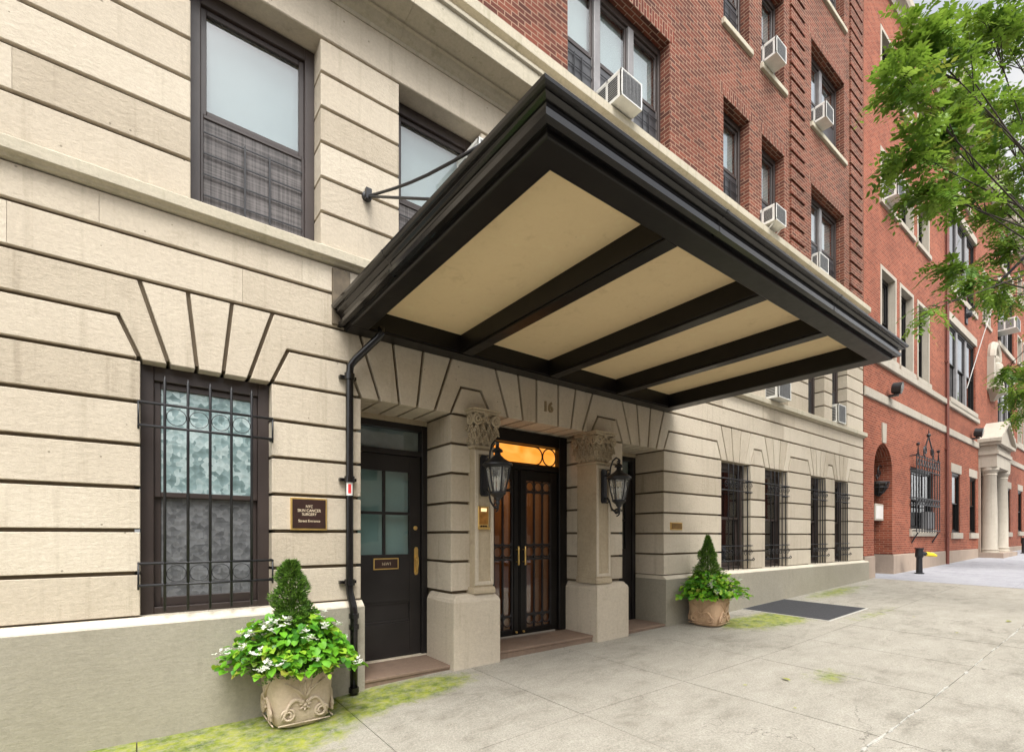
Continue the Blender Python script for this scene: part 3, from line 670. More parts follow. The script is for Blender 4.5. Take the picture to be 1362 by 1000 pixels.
# ------------------------------------------------------------------ doors
def glazed_door(x0, x1, par, side, blind):
    yb = .56; zf = -1.345
    mb = MB(); fr = mb
    mb.cbox(x0, x0 + .07, yb - .03, yb + .1, zf, 1.255, .006); mb.cbox(x1 - .07, x1, yb - .03, yb + .1, zf, 1.255, .006)
    mb.cbox(x0 + .07, x1 - .07, yb - .028, yb + .1, 1.19, 1.255, .006); mb.cbox(x0 + .07, x1 - .07, yb - .028, yb + .1, .90, .958, .006)
    F = mb.build('door_frame', M['doorpaint'], par)
    MB().box(x0 + .07, x1 - .07, yb + .03, yb + .034, .95, 1.2).build('transom_pane', M['glass'], F)
    MB().box(x0 + .01, x1 - .01, yb - .04, yb + .2, 1.256, 1.33).build('door_lintel', M['stone_carved'], par)
    a, b = x0 + .075, x1 - .075; zt = .897; p0, p1 = a + .10, b - .135; mid = (p0 + p1) / 2
    mb = MB()
    for q in ((a, p0, zf + .012, zt), (p1, b, zf + .012, zt)): mb.box(q[0], q[1], yb, yb + .05, q[2], q[3])
    for q in ((.718, zt), (-.72, -.20), (zf + .012, -.955)): mb.box(p0, p1, yb, yb + .05, q[0], q[1])
    mb.box(mid - .014, mid + .014, yb + .004, yb + .046, -.20, .718); mb.box(p0, mid - .014, yb + .004, yb + .046, .238, .27); mb.box(mid + .014, p1, yb + .004, yb + .046, .238, .27)
    mb.box(p0, p1, yb + .02, yb + .04, -.955, -.72)
    for q in ((p0, p1, -.745, -.72), (p0, p1, -.955, -.93)): mb.box(q[0], q[1], yb + .008, yb + .03, q[2], q[3])
    D = mb.build('door', M['doorpaint'], par, False, True, .004)
    mb = MB()
    for xx0, xx1 in ((p0, mid - .014), (mid + .014, p1)):
        for zz0, zz1 in ((-.2, .238), (.27, .718)): mb.box(xx0, xx1, yb + .022, yb + .026, zz0, zz1)
    mb.build('pane', M['glass'], D)
    mb = MB(); mb.add([(x0, yb + .12, -1.3), (x1, yb + .12, -1.3), (x1, yb + .12, 1.28), (x0, yb + .12, 1.28)], [(0, 1, 2, 3)])
    mb.build('door_blind', M[blind], par)
    MB().box(x0 + .06, x1 - .06, yb + .07, yb + .075, .94, 1.21).build('transom_reflection', M['grey_backing'], par)  # grey sheet standing in for the reflection of the houses opposite
    if side:
        hx = b - .056
        mb = MB(); zc = -.28
        mb.prism([(hx - .024, zc - .135), (hx - .012, zc - .157), (hx + .012, zc - .157), (hx + .024, zc - .135), (hx + .024, zc + .135), (hx + .012, zc + .157), (hx - .012, zc + .157), (hx - .024, zc + .135)], yb - .006, yb + .002)
        mb.tube([(hx, yb - .006, zc + .05), (hx, yb - .05, zc + .04), (hx, yb - .055, zc - .02), (hx, yb - .035, zc - .1), (hx, yb - .006, zc - .115)], .0085, 8)
        mb.lathe([(.016, -.012), (.018, 0), (.016, .012)], (hx, yb - .02, zc + .01), 12)
        mb.build('handle', M['brass'], D, 'auto')
        mb = MB(); mb.tube([(hx - .01, yb + .002, .094), (hx - .01, yb - .012, .094), (hx - .01, yb - .014, .094)], [.024, .024, .018], 16)
        mb.build('lock', M['brass'], D, 'auto')
        mb = MB(); mb.cbox(2.055, 2.345, yb - .008, yb + .001, -.362, -.238, .002); pl = mb.build('name_plate', M['brass'], D)
        MB().cbox(2.068, 2.332, yb - .011, yb - .007, -.35, -.25, .001).build('plate_face', M['bronze'], D)
        text('16W1', .045, 2.2, -.302, yb - .0115, M['text'], 'plate_lettering', D, .0008)
    mb = MB(); mb.box(x0, x1, yb - .06, yb + .1, zf - .06, zf + .008); mb.build('threshold', M['stone'], par, False, True, .004)
    return D
glazed_door(1.711, 2.69, B, 1, 'greenblind')
glazed_door(5.454, 6.404, B, 0, 'grey_backing')
for a, b, y0, y1, zt in ((1.722, 2.66, -.055, .5, -1.352), (5.43, 6.36, -.055, .5, -1.315), (3.245, 4.80, -.06, .45, -1.297)):
    mb = MB(); mb.extx([(y1, -1.6), (y0 + .012, -1.6), (y0 + .012, zt - .035), (y0, zt - .028), (y0, zt - .006), (y0 + .006, zt), (y1, zt + .006)], a, b)
    mb.build('door_step', M['brown_step'], B, False, True, .003)
# main entrance
yb = .5; x0, x1 = 3.2, 4.83; zf = -1.29
mb = MB()
for q in ((x0, 3.33, zf, 1.37), (x1 - .15, x1, zf, 1.37)): mb.cbox(q[0], q[1], yb - .04, yb + .12, q[2], q[3], .01)
mb.cbox(3.33, x1 - .15, yb - .038, yb + .12, 1.212, 1.37, .01); mb.cbox(3.33, x1 - .15, yb - .03, yb + .12, .875, .945, .008)
F = mb.build('door_frame', M['black'], B)
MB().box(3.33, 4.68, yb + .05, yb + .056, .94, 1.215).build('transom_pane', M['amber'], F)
mb = MB(); zc = 1.078; r = .118
def stadium(xa, xb, rr_, zc, y, rad):
    P = [(xb + rr_ * math.cos(a), y, zc + rr_ * math.sin(a)) for a in [(-PI / 2) + PI * i / 12 for i in range(13)]] + [(xa - rr_ * math.cos(a), y, zc + rr_ * math.sin(a)) for a in [(PI / 2) - PI * i / 12 for i in range(13)]]
    mb.tube(P, rad, 6, None, True)
stadium(3.71, 4.30, r, zc, yb + .02, .009)
for cx in (3.47, 4.545): mb.ring((cx, yb + .02, zc), r, .009, 'y', 24)
mb.tube([(3.33, yb + .02, .958), (4.68, yb + .02, .958)], .008, 6); mb.tube([(3.33, yb + .02, 1.2), (4.68, yb + .02, 1.2)], .008, 6)
mb.build('transom_ironwork', M['iron'], F, True)
for s in (-1, 1):
    c = 4.005; hinge = 3.33 if s < 0 else 4.68
    def X_(d): return c + s * d
    mb = MB(); gx0, gx1 = .115, .55
    def bx(d0, d1, y0, y1, z0, z1):
        a, b = sorted((X_(d0), X_(d1))); mb.box(a, b, y0, y1, z0, z1)
    bx(.003, gx0, yb, yb + .055, zf + .01, .872); bx(gx1, .672, yb, yb + .055, zf + .01, .872)
    bx(gx0, gx1, yb, yb + .055, .735, .872); bx(gx0, gx1, yb, yb + .055, zf + .01, -1.205)
    bx(.02, gx0 - .02, yb - .012, yb, zf + .03, .85); bx(.006, .02, yb - .02, yb, zf + .02, .86)
    D = mb.build('door', M['black'], B, False, True, .005)
    mb = MB(); a, b = sorted((X_(gx0), X_(gx1))); mb.box(a, b, yb + .035, yb + .04, -1.205, .735); mb.build('pane', M['glass'], D)
    mb = MB(); st = (gx1 - gx0) / 3
    for i in range(4): mb.box(X_(gx0 + st * i) - .0085, X_(gx0 + st * i) + .0085, yb - .002, yb + .028, -1.205, .735)
    for i in range(3):
        cx = X_(gx0 + st * (i + .5)); rx = st / 2 - .008
        for z, rr_ in ((.66, .062), (-.205, .07), (-1.10, .062)): mb.ring((cx, yb + .012, z), rr_, .008, 'y', 20, 6)
        # rounded ends of the tall lights
        for z, sg in ((.535, 1), (-.08, -1), (-.33, 1), (-.98, -1)):
            P = [(cx + rx * math.cos(t_), yb + .012, z + sg * rx * math.sin(t_) * (1.0 if abs(z) > .1 else .6)) for t_ in [PI * k / 10 for k in range(11)]]
            mb.tube(P, .008, 6)
    for z in (.585, -.115, -.30, -1.03): 
        a, b = sorted((X_(gx0), X_(gx1))); mb.box(a, b, yb, yb + .026, z - .012, z + .012)
    mb.build('door_ironwork', M['iron'], D, 'auto')
    mb = MB(); hx = X_(.055)
    mb.tube([(hx, yb - .055, -.37), (hx, yb - .06, -.36), (hx, yb - .06, -.14), (hx, yb - .055, -.13)], [.010, .0125, .0125, .010], 10)
    for z in (-.33, -.17): mb.tube([(hx, yb + .002, z), (hx, yb - .06, z)], .008, 8)
    mb.build('handle', M['brass'], D, 'auto')
    mb = MB(); mb.tube([(X_(.06), yb - .005, -1.24), (X_(.06), yb - .03, -1.24)], .014, 10); mb.build('door_stop', M['brass'], D, 'auto')
# lobby seen through the glass
mb = MB(); a, b, q0, q1, zl, zt = 3.21, 4.82, .63, 3.4, -1.285, 1.36
mb.add([(a, q0, zl), (a, q1, zl), (a, q1, zt), (a, q0, zt)], [(0, 1, 2, 3)]); mb.add([(b, q0, zl), (b, q1, zl), (b, q1, zt), (b, q0, zt)], [(3, 2, 1, 0)])
mb.add([(a, q1, zl), (b, q1, zl), (b, q1, zt), (a, q1, zt)], [(0, 1, 2, 3)]); mb.add([(a, q0, zt), (b, q0, zt), (b, q1, zt), (a, q1, zt)], [(0, 1, 2, 3)])
mb.add([(a, q0, zl), (b, q0, zl), (b, q1, zl), (a, q1, zl)], [(3, 2, 1, 0)], 1)
lb = mb.build('lobby', [M['lobbywall'], M['lobbyfloor']], B)
MB().lathe([(.02, 0), (.16, .02), (.2, .07), (.2, .09)], (4.0, 1.9, 1.25), 20).build('lobby_lamp', M['lamp'], lb, True)

# ------------------------------------------------------------------ entrance canopy
K = thing('entrance_canopy', 'black framed entrance canopy with cream soffit panels projecting over the front door', 'canopy', (4.0, 0, 1.9))
fx0, fx1, fy = 1.55, 6.46, -2.84     # outer face of the beams
cr = [(0, 1.925), (.02, 1.925), (.026, 1.915), (.06, 1.918), (.062, 1.95), (.04, 1.958), (.036, 1.985), (.05, 2.02), (.078, 2.045), (.085, 2.055), (.085, 2.075), (.10, 2.08), (.112, 2.10), (.115, 2.135), (.10, 2.145), (0, 2.15)]
mb = MB(); rings = []
def path(o, z):      # the gutter moulding is shallower along the front than where it meets the wall
    zf = 1.955 + (z - 1.955) * .42 if z > 1.955 else z; zw = 1.955 + (z - 1.955) * .85 if z > 1.955 else z
    return [(fx0 - o, .0, zw), (fx0 - o, fy - o, zf), (fx1 + o, fy - o, zf), (fx1 + o, .0, zw)]
P4 = [path(o, z) for o, z in cr]
mb.loft([[p[j] for p in P4] for j in range(4)], True, True)
mb.build('crown_moulding', M['gloss'], K, False)
for kind_, pos in (('s', -1.15), ('f', 2.95), ('f', 4.75), ('t', -1.6)):
    mb = MB(); a_ = []
    for d in (-.012, .012):
        ring_ = []
        for o_, z_ in cr:
            zf = 1.955 + (z_ - 1.955) * .42 if z_ > 1.955 else z_; zw = 1.955 + (z_ - 1.955) * .85 if z_ > 1.955 else z_
            q = -(pos + d) / -(fy) if kind_ != 'f' else 1
            zz = (zw + (zf - zw) * abs((pos + d) / (fy - o_))) if kind_ != 'f' else zf
            oo = o_ + .003 if o_ > 0 else o_ + .001
            ring_.append((fx0 - oo, pos + d, zz) if kind_ == 's' else (fx1 + oo, pos + d, zz) if kind_ == 't' else (pos + d, fy - oo, zz))
        a_.append(ring_)
    mb.loft(a_, True, True); mb.build('seam_cover', M['gloss'], K)
def beam(name, x0, x1, y0, y1, z0, z1):
    mb = MB(); mb.box(x0, x1, y0, y1, z0 + .018, z1); i = .012
    mb.box(x0 + i, x1 - i, y0 + (i if x1 - x0 > 1 else -.0), y1 - (i if x1 - x0 > 1 else 0), z0, z0 + .018)
    return mb.build(name, M['black'], K, False, True, .004)
zb, zt = 1.885, 2.10
fr = [(0, zt), (0, zb + .014), (.004, zb + .004), (.012, zb), (.155, zb), (.163, zb + .004), (.167, zb + .014), (.167, zt)]     # beam section, mitred at the corners
mb = MB(); P4 = [[(fx0 + o, -.19, z), (fx0 + o, fy + o, z), (fx1 - o * 1.3, fy + o, z), (fx1 - o * 1.3, -.19, z)] for o, z in fr]
mb.loft([[p[j] for p in P4] for j in range(4)], True, True); mb.build('frame_beam', M['black'], K)
beam('wall_beam', fx0, fx1, -.2, -.002, zb - .002, zt)
for a, b in ((2.69, 2.84), (3.90, 4.05), (5.08, 5.23)): beam('cross_beam', a, b, fy + .166, -.2, zb + .004, zt)
bs = [fx0 + .167, 2.69, 2.84, 3.90, 4.05, 5.08, 5.23, fx1 - .217]
for i in range(0, 8, 2):
    MB().box(bs[i] + .001, bs[i + 1] - .001, fy + .168, -.201, 2.075, 2.095).build('soffit_panel', M['soffit'], K)
MB().box(fx0 + .13, fx1 - .13, fy + .17, -.004, 2.102, 2.135).build('roof_deck', M['black'], K)
for tx, ty, tz in ((1.95, -1.7, 2.75), (1.93, -2.02, 2.16)):
    mb = MB(); a = Vector((1.762, -.02, 3.22)); b = Vector((tx, ty, tz))
    pts = [a.lerp(b, f) + Vector((0, 0, -.05 * math.sin(PI * f) if tz > 2.3 else 0)) for f in (0, .15, .3, .45, .6, .8, 1)]
    mb.tube(pts, .0125, 8)
    if tz > 2.3: mb.tube([tuple(b), (b.x, b.y, 2.13)], .02, 8)
    mb.build('tie_rod', M['iron'], K, True)
mb = MB(); mb.tube([(1.762, .02, 3.22), (1.762, -.03, 3.22), (1.762, -.05, 3.22)], [.045, .045, .02], 12); mb.box(1.735, 1.79, -.075, -.03, 3.17, 3.27)
mb.build('wall_anchor', M['iron'], K, 'auto')
MB().cbox(1.44, 1.6, -.03, .01, 1.93, 2.44, .004).build('wall_sheet', plain('dark_brown_sheet', (.11, .085, .055), .8, 0, .4, 9), K)  # dark brown sheet on the wall above the canopy's left end

# ------------------------------------------------------------------ drainpipe
Dp = thing('drainpipe', 'black cast iron drainpipe running down the limestone beside the left door', 'drainpipe', (1.575, -.1, -1.43))
mb = MB(); mb.tube([(1.80, -.28, 1.90), (1.80, -.28, 1.85), (1.77, -.25, 1.80), (1.62, -.115, 1.62), (1.58, -.085, 1.56), (1.575, -.08, 1.48), (1.575, -.08, -.46), (1.577, -.085, -.52), (1.59, -.135, -.64), (1.592, -.145, -.70), (1.592, -.145, -1.43)],
        [.034] * 11, 12)
mb.build('pipe', M['gloss'], Dp, True)
mb = MB()
for z in (1.46, .52, -.42):
    mb = MB(); mb.lathe([(.034, -.03), (.046, -.028), (.046, .028), (.034, .03)], (1.575, -.08, z), 14); mb.box(1.50, 1.65, -.05, -.001, z - .014, z + .014); mb.build('collar', M['gloss'], Dp, 'auto')
for z in (-.72, -.82, -1.39): MB().lathe([(.034, -.025), (.045, -.022), (.045, .022), (.034, .025)], (1.592, -.145, z), 14).build('collar', M['gloss'], Dp, 'auto')
mb = MB(); rr_ = .0355
mb.loft([[(1.575 + rr_ * math.cos(t_), -.08 + rr_ * math.sin(t_), z) for t_ in [-2.75 + 1.7 * i / 8 for i in range(9)]] for z in (.372, .495)], False, False, 0, False)
rr_ = .0362
mb.loft([[(1.575 + rr_ * math.cos(t_), -.08 + rr_ * math.sin(t_), z) for t_ in [-2.25 + .75 * i / 5 for i in range(6)]] for z in (.39, .475)], False, False, 1, False)
mb.build('sticker', [M['white'], M['red']], Dp, False, False)

# ------------------------------------------------------------------ plaques
Pq = thing('wall_plaque', 'square brown office plaque with brass edge on the limestone left of the drainpipe', 'plaque', (1.24, -.012, .19))
MB().cbox(1.085, 1.392, -.018, .001, .055, .337, .003).build('plaque_rim', M['brass'], Pq)
MB().cbox(1.098, 1.379, -.0215, -.017, .07, .324, .001).build('plaque_face', M['bronze'], Pq)
for s_, sz, z in (('NYC', .034, .262), ('SKIN CANCER', .036, .226), ('SURGERY', .034, .193)):
    text(s_, sz, 1.238, z, -.022, M['text'], 'lettering', Pq, .0008, .86)
text('Street Entrance', .031, 1.238, .135, -.022, M['text'], 'lettering', Pq, .0008, .95)
Pq = thing('brass_plaque', 'small plain brass plaque on the limestone right of the canopy', 'plaque', (6.71, -.01, .16))
MB().cbox(6.56, 6.86, -.016, .001, .10, .215, .004).build('plaque_rim', M['brass'], Pq)
MB().cbox(6.575, 6.845, -.019, -.015, .113, .202, .001).build('plaque_face', plain('aged_brass', (.30, .18, .06), .4, .8, .25, 14), Pq)
Pq = thing('entry_panel', 'brass entry panel with added glow on the pilaster under the left wall lantern', 'intercom', (3.03, -.115, .2))
MB().cbox(2.955, 3.09, -.128, -.1, .085, .325, .004).build('panel_body', M['brass'], Pq)
MB().cbox(2.967, 3.078, -.132, -.127, .13, .312, .001).build('panel_face', M['brass_dark'], Pq)
MB().cbox(2.985, 3.06, -.1335, -.1315, .268, .305, .001).build('glow_strip', M['brass_glow'], Pq)  # added glowing strip for the bright end of the brass gradient
MB().cbox(2.95, 3.095, -.15, -.127, .075, .10, .003).build('panel_ledge', M['brass'], Pq)
mb = MB()
for i in range(3): mb.box(2.98 + i * .03, 3.0 + i * .03, -.135, -.131, .1, .118)
mb.build('push_buttons', M['bronze'], Pq)

# ------------------------------------------------------------------ wall lanterns
def lantern(x, label):
    t = thing('wall_lantern', label, 'lantern', (x, -.1, .65), 'wall lanterns beside the front door')
    y0 = -.112; yc = -.37
    mb = MB()
    mb.prism([(x - .045, .46), (x - .03, .435), (x + .03, .435), (x + .045, .46), (x + .045, .85), (x + .03, .88), (x - .03, .88), (x - .045, .85)], y0 - .02, y0 + .012)
    mb.prism([(x - .03, .47), (x + .03, .47), (x + .03, .845), (x - .03, .845)], y0 - .03, y0 - .02)
    mb.build('back_plate', M['iron'], t, False, True, .004)
    mb = MB()
    mb.tube([(x, y0 - .025, .80), (x, y0 - .07, .79), (x, y0 - .11, .83), (x, y0 - .12, .90), (x, y0 - .155, .975), (x, yc + .045, 1.01), (x, yc, .985), (x, yc - .005, .94)], .011, 8)
    mb.spiral((x, y0 - .075, .835), .045, .012, 1.2, .009, -PI / 2, -1, 20, 6, None, 'x')
    mb.spiral((x, yc + .01, .955), .035, .01, 1.2, .008, PI / 2, 1, 20, 6, None, 'x')
    mb.build('bracket', M['iron'], t, True); mb = MB()
    mb.tube([(x, y0 - .025, .50), (x, y0 - .07, .50), (x, y0 - .1, .46), (x, y0 - .13, .37), (x, y0 - .19, .315), (x, yc, .30)], .011, 8)
    mb.spiral((x, yc + .035, .315), .055, .014, 1.3, .009, -PI / 2, -1, 22, 6, None, 'x')
    mb.spiral((x, y0 - .065, .465), .04, .012, 1.2, .009, PI / 2, -1, 20, 6, None, 'x')
    mb.build('bracket', M['iron'], t, True)
    n = 6; mb = MB(); c = (x, yc, 0)
    mb.lathe([(.010, .985), (.016, .965), (.010, .945), (.024, .925), (.05, .905), (.058, .885), (.05, .88), (.028, .878), (.034, .85), (.075, .81), (.135, .775), (.158, .755), (.160, .738), (.14, .732), (.128, .715)], c, 18)
    mb.build('lantern_roof', M['iron'], t, 'auto')
    mb = MB()
    for j in range(n):
        a = 2 * PI * j / n + .3
        mb.tube([(x + .128 * math.cos(a), yc + .128 * math.sin(a), .725), (x + .105 * math.cos(a), yc + .105 * math.sin(a), .58), (x + .078 * math.cos(a), yc + .078 * math.sin(a), .468)], .0085, 6)
    mb.lathe([(.078, .468), (.09, .462), (.09, .45), (.07, .43), (.04, .405), (.035, .385), (.02, .37), (.026, .345), (.014, .325), (.008, .30)], c, 16)
    mb.build('lantern_cage', M['iron'], t, 'auto')
    mb = MB(); mb.loft([[(x + r * math.cos(2 * PI * j / 6 + .3), yc + r * math.sin(2 * PI * j / 6 + .3), z) for j in range(6)] for r, z in ((.074, .47), (.101, .58), (.124, .725))])
    mb.build('lantern_glass', M['lampglass'], t)
    mb = MB()
    for j in range(3):
        a = 2 * PI * j / 3; px, py = x + .03 * math.cos(a), yc + .03 * math.sin(a)
        mb.lathe([(.010, .47), (.010, .56), (.013, .575), (.013, .60), (.004, .63)], (px, py, 0), 10)
    mb.build('candle_bulb', M['bulb'], t, 'auto')
lantern(3.035, 'black iron wall lantern on the left pilaster above the brass entry panel')
lantern(4.945, 'black iron wall lantern on the right pilaster of the entrance')

# ------------------------------------------------------------------ air conditioners
def ac(x0, x1, yf, yr, z0, h, label, dark='louvre', legs=False):
    t = thing('air_conditioner', label, 'air conditioner', ((x0 + x1) / 2, yr, z0), 'window air conditioners')
    z1 = z0 + h; e = .022
    mb = MB(); mb.box(x0 + .004, x1 - .004, yf + .012, yr, z0 + .004, z1 - .004)
    frame_rect(mb, x0, x1, z0, z1, e, yf, yf + .03)
    for xx in (x0, x1 - .006):
        d = (yr - yf); mb.box(xx, xx + .006, yf, yf + .03, z0, z1)
        for q in (.5, .93): mb.box(xx, xx + .006, yf + d * q, yf + d * q + .025, z0, z1)
        mb.box(xx, xx + .006, yf, yr, z0, z0 + .04); mb.box(xx, xx + .006, yf, yr, z1 - .04, z1)
    mb.build('casing', M['offwhite'], t, False, True, .003)
    mb = MB(); d = yr - yf
    for xx in (x0 + .001, x1 - .004):
        k = 9; mb = MB()
        for i in range(k):
            for a_, b_ in ((.1, .48), (.56, .9)):
                zz = z0 + .05 + (h - .1) * i / k; mb.box(xx, xx + .003, yf + .03 + (d - .03) * a_, yf + .03 + (d - .03) * b_, zz, zz + (h - .1) / k * .72)
        mb.build('side_louvre', M[dark], t)
    mb = MB(); mb.box(x0 + e, x1 - e, yf + .007, yf + .011, z0 + e, z1 - e)
    k = 16
    for i in range(1, k): mb.box(x0 + e, x1 - e, yf + .002, yf + .008, z0 + e + (h - 2 * e) * i / k - .003, z0 + e + (h - 2 * e) * i / k + .003)
    for i in range(1, 5): xx = x0 + e + (x1 - x0 - 2 * e) * i / 5; mb.box(xx - .003, xx + .003, yf + .001, yf + .008, z0 + e, z1 - e)
    mb.build('coil_grille', M['coil'], t)
    if legs:
        mb = MB()
        for xx in (x0 + .05, x1 - .05): mb.tube([(xx, yf + .06, z0), (xx, -.02, z0 - .16), (xx, .0, z0 - .17)], .012, 6)
        mb.build('support_bracket', M['white'], t)
    return t
ac(5.06, 5.48, -.32, .16, 5.752, .36, 'white air conditioner in the triple window just above the canopy corner')
ac(9.36, 9.76, -.30, .16, 5.80, .31, 'white air conditioner on strut brackets just above the cornice in a narrow brick window', legs=True)
ac(11.70, 12.17, -.13, .16, 5.752, .35, 'small white air conditioner low in the double brick window above the canopy end')
ac(9.40, 9.79, -.29, .16, 8.885, .32, 'white air conditioner on the pale sill of an upper narrow brick window')
ac(11.66, 12.05, -.27, .16, 8.885, .34, 'white air conditioner on the sill of the upper double brick window')
ac(9.60, 10.10, -.24, .24, 2.61, .36, 'white air conditioner on the stone ledge showing under the canopy edge')
ac(12.78, 13.22, -.11, .24, 2.605, .42, 'white air conditioner in the last limestone window beside the orange brick building')
ac(2.90, 3.06, -.22, .24, 3.62, .60, 'white air conditioner behind the canopy in the second limestone window')

# ------------------------------------------------------------------ planters
def pot(x, y, w, h, rot, label, mat='terracotta'):
    t = thing('planter_pot', label, 'planter', (x, y, gz(x, y)), 'carved stone planters'); z0 = gz(x, y)
    def sq(s_, z, p=5.0, n=40):
        out = []
        for i in range(n):
            a = 2 * PI * i / n + PI / 4; c_, s2 = math.cos(a), math.sin(a)
            k = (abs(c_) ** p + abs(s2) ** p) ** (-1 / p); X, Y = c_ * k * s_, s2 * k * s_
            out.append((x + X * math.cos(rot) - Y * math.sin(rot), y + X * math.sin(rot) + Y * math.cos(rot), z0 + z))
        return out
    hw = w / 2; mb = MB()
    mb.loft([sq(hw * f, z * h, p) for f, z, p in ((.62, 0, 3), (.76, .015, 3.2), (.86, .09, 3.6), (.92, .25, 4), (.965, .5, 4.2), (.99, .75, 4.4), (1, .93, 4.6), (1.0, .97, 4.6), (.985, 1, 4.6), (.90, 1, 4.6), (.87, .86, 4.6))], True, False)
    ob = mb.build('pot_body', M[mat], t, 'auto')
    MB().loft([sq(hw * .885, h * .88, 4.6)], False, True).build('soil', M['soil'], t)
    mb = MB()   # carved relief on the four sides
    for q in range(4):
        an = rot + q * PI / 2; ca, sa = math.cos(an), math.sin(an)
        def T(u, v, d):
            o = hw * (.905 + .09 * v ** .8) + d + .003; lx, ly = u, -o
            return (x + lx * ca - ly * sa, y + lx * sa + ly * ca, z0 + v * h)
        for s_ in (-1, 1):
            pts = [T(s_ * (.012 + .17 * f) * w / .52, .42 + .22 * math.sin(PI * f * .95) - .28 * f, .002) for f in [i / 9 for i in range(10)]]
            mb.tube(pts, [.012, .014, .015, .016, .016, .016, .015, .014, .012, .01], 6)
            mb.tube([T(s_ * (.13 + .058 * math.cos(a) * (1 - a / 16)) * w / .52, .26 + .12 * math.sin(a) * (1 - a / 16), .002) for a in [i * .55 for i in range(20)]], .0105, 6)
            mb.tube([T(s_ * f * .16 * w / .52, .52 + .3 * f ** .7, .001) for f in (0, .3, .6, 1)], [.014, .013, .01, .006], 6)
        for k in range(7):
            a = 2 * PI * k / 7 + .2; mb.tube([T(.018 * math.cos(a), .40 + .045 * math.sin(a), .003), T(.045 * math.cos(a), .40 + .105 * math.sin(a), .006)], [.011, .009], 6)
        mb.tube([T(0, .40, -.005), T(0, .40, .016)], [.022, .012], 8)
        for u_ in (-.02, .02, 0): mb.tube([T(u_ * .4, .5, .002), T(u_ * 2.6, .82, .002)], [.009, .005], 6)
        for s_ in (-1, 1):
            for vv in (.1, .9): mb.tube([T(s_ * (hw * .8), vv, -.002), T(0, vv - .0, .0)], .006, 5)
    mb.build('carved_relief', M[mat], t, True)
    return z0 + h * .88
def rotv(v, n):
    return Matrix.Rotation(n[1], 3, 'Z') @ Matrix.Rotation(n[0], 3, 'X') @ Vector(v)
def conifer(x, y, z, h, r, label, seed, spiral):
    rr_ = random.Random(seed); mb = MB()
    t = thing('conifer', label, 'shrub', (x, y, z), 'clipped conifers in the planters')
    tr = MB(); tr.tube([(x, y, z - .01), (x, y, z + h * .5), (x, y, z + h * .92)], [.022, .014, .004], 7); tr.build('trunk', M['bark'], t)
    n = 15000
    for i in range(n):
        f = rr_.random() ** 1.45; a = rr_.uniform(0, 2 * PI)
        sp = 1 + (.2 * math.sin(f * 26 - a) if spiral else .06 * math.sin(f * 31 + 3 * a))
        prof = ((1 - f) * .78 + .22 * math.sqrt(max(0, 1 - f))) * (1 + .1 * math.sin(f * 19)) if not spiral else ((1 - f) ** .85 if f < .33 else (.50 - .17 * (f - .33) / .67) * math.sqrt(max(0, 1 - ((f - .33) / .68) ** 4)))
        cl = .84 + .55 * noise.noise(Vector((math.cos(a) * 3.1, math.sin(a) * 3.1, f * 9))) + .25 * noise.noise(Vector((math.cos(a) * 8, math.sin(a) * 8, f * 22)))
        rad = r * prof * sp * cl * (1 - .5 * rr_.random() ** 3)
        p = Vector((x + rad * math.cos(a), y + rad * math.sin(a), z + h * f))
        d = Vector((math.cos(a) + rr_.uniform(-.7, .7), math.sin(a) + rr_.uniform(-.7, .7), rr_.uniform(.1, 1.2))).normalized()
        s_ = d.cross(Vector((rr_.uniform(-1, 1), rr_.uniform(-1, 1), rr_.uniform(-1, 1)))).normalized()
        l = rr_.uniform(.018, .038); w = rr_.uniform(.0035, .006)
        k = 0 if rr_.random() < .55 else (1 if rr_.random() < .6 else 2)
        mb.add([p - s_ * w, p + s_ * w, p + d * l], [(0, 1, 2)], k)
        s2 = d.cross(s_); mb.add([p - s2 * w, p + s2 * w, p + d * l * .9], [(0, 1, 2)], k)
    mb.build('foliage', SPRUCE, t, False, False)
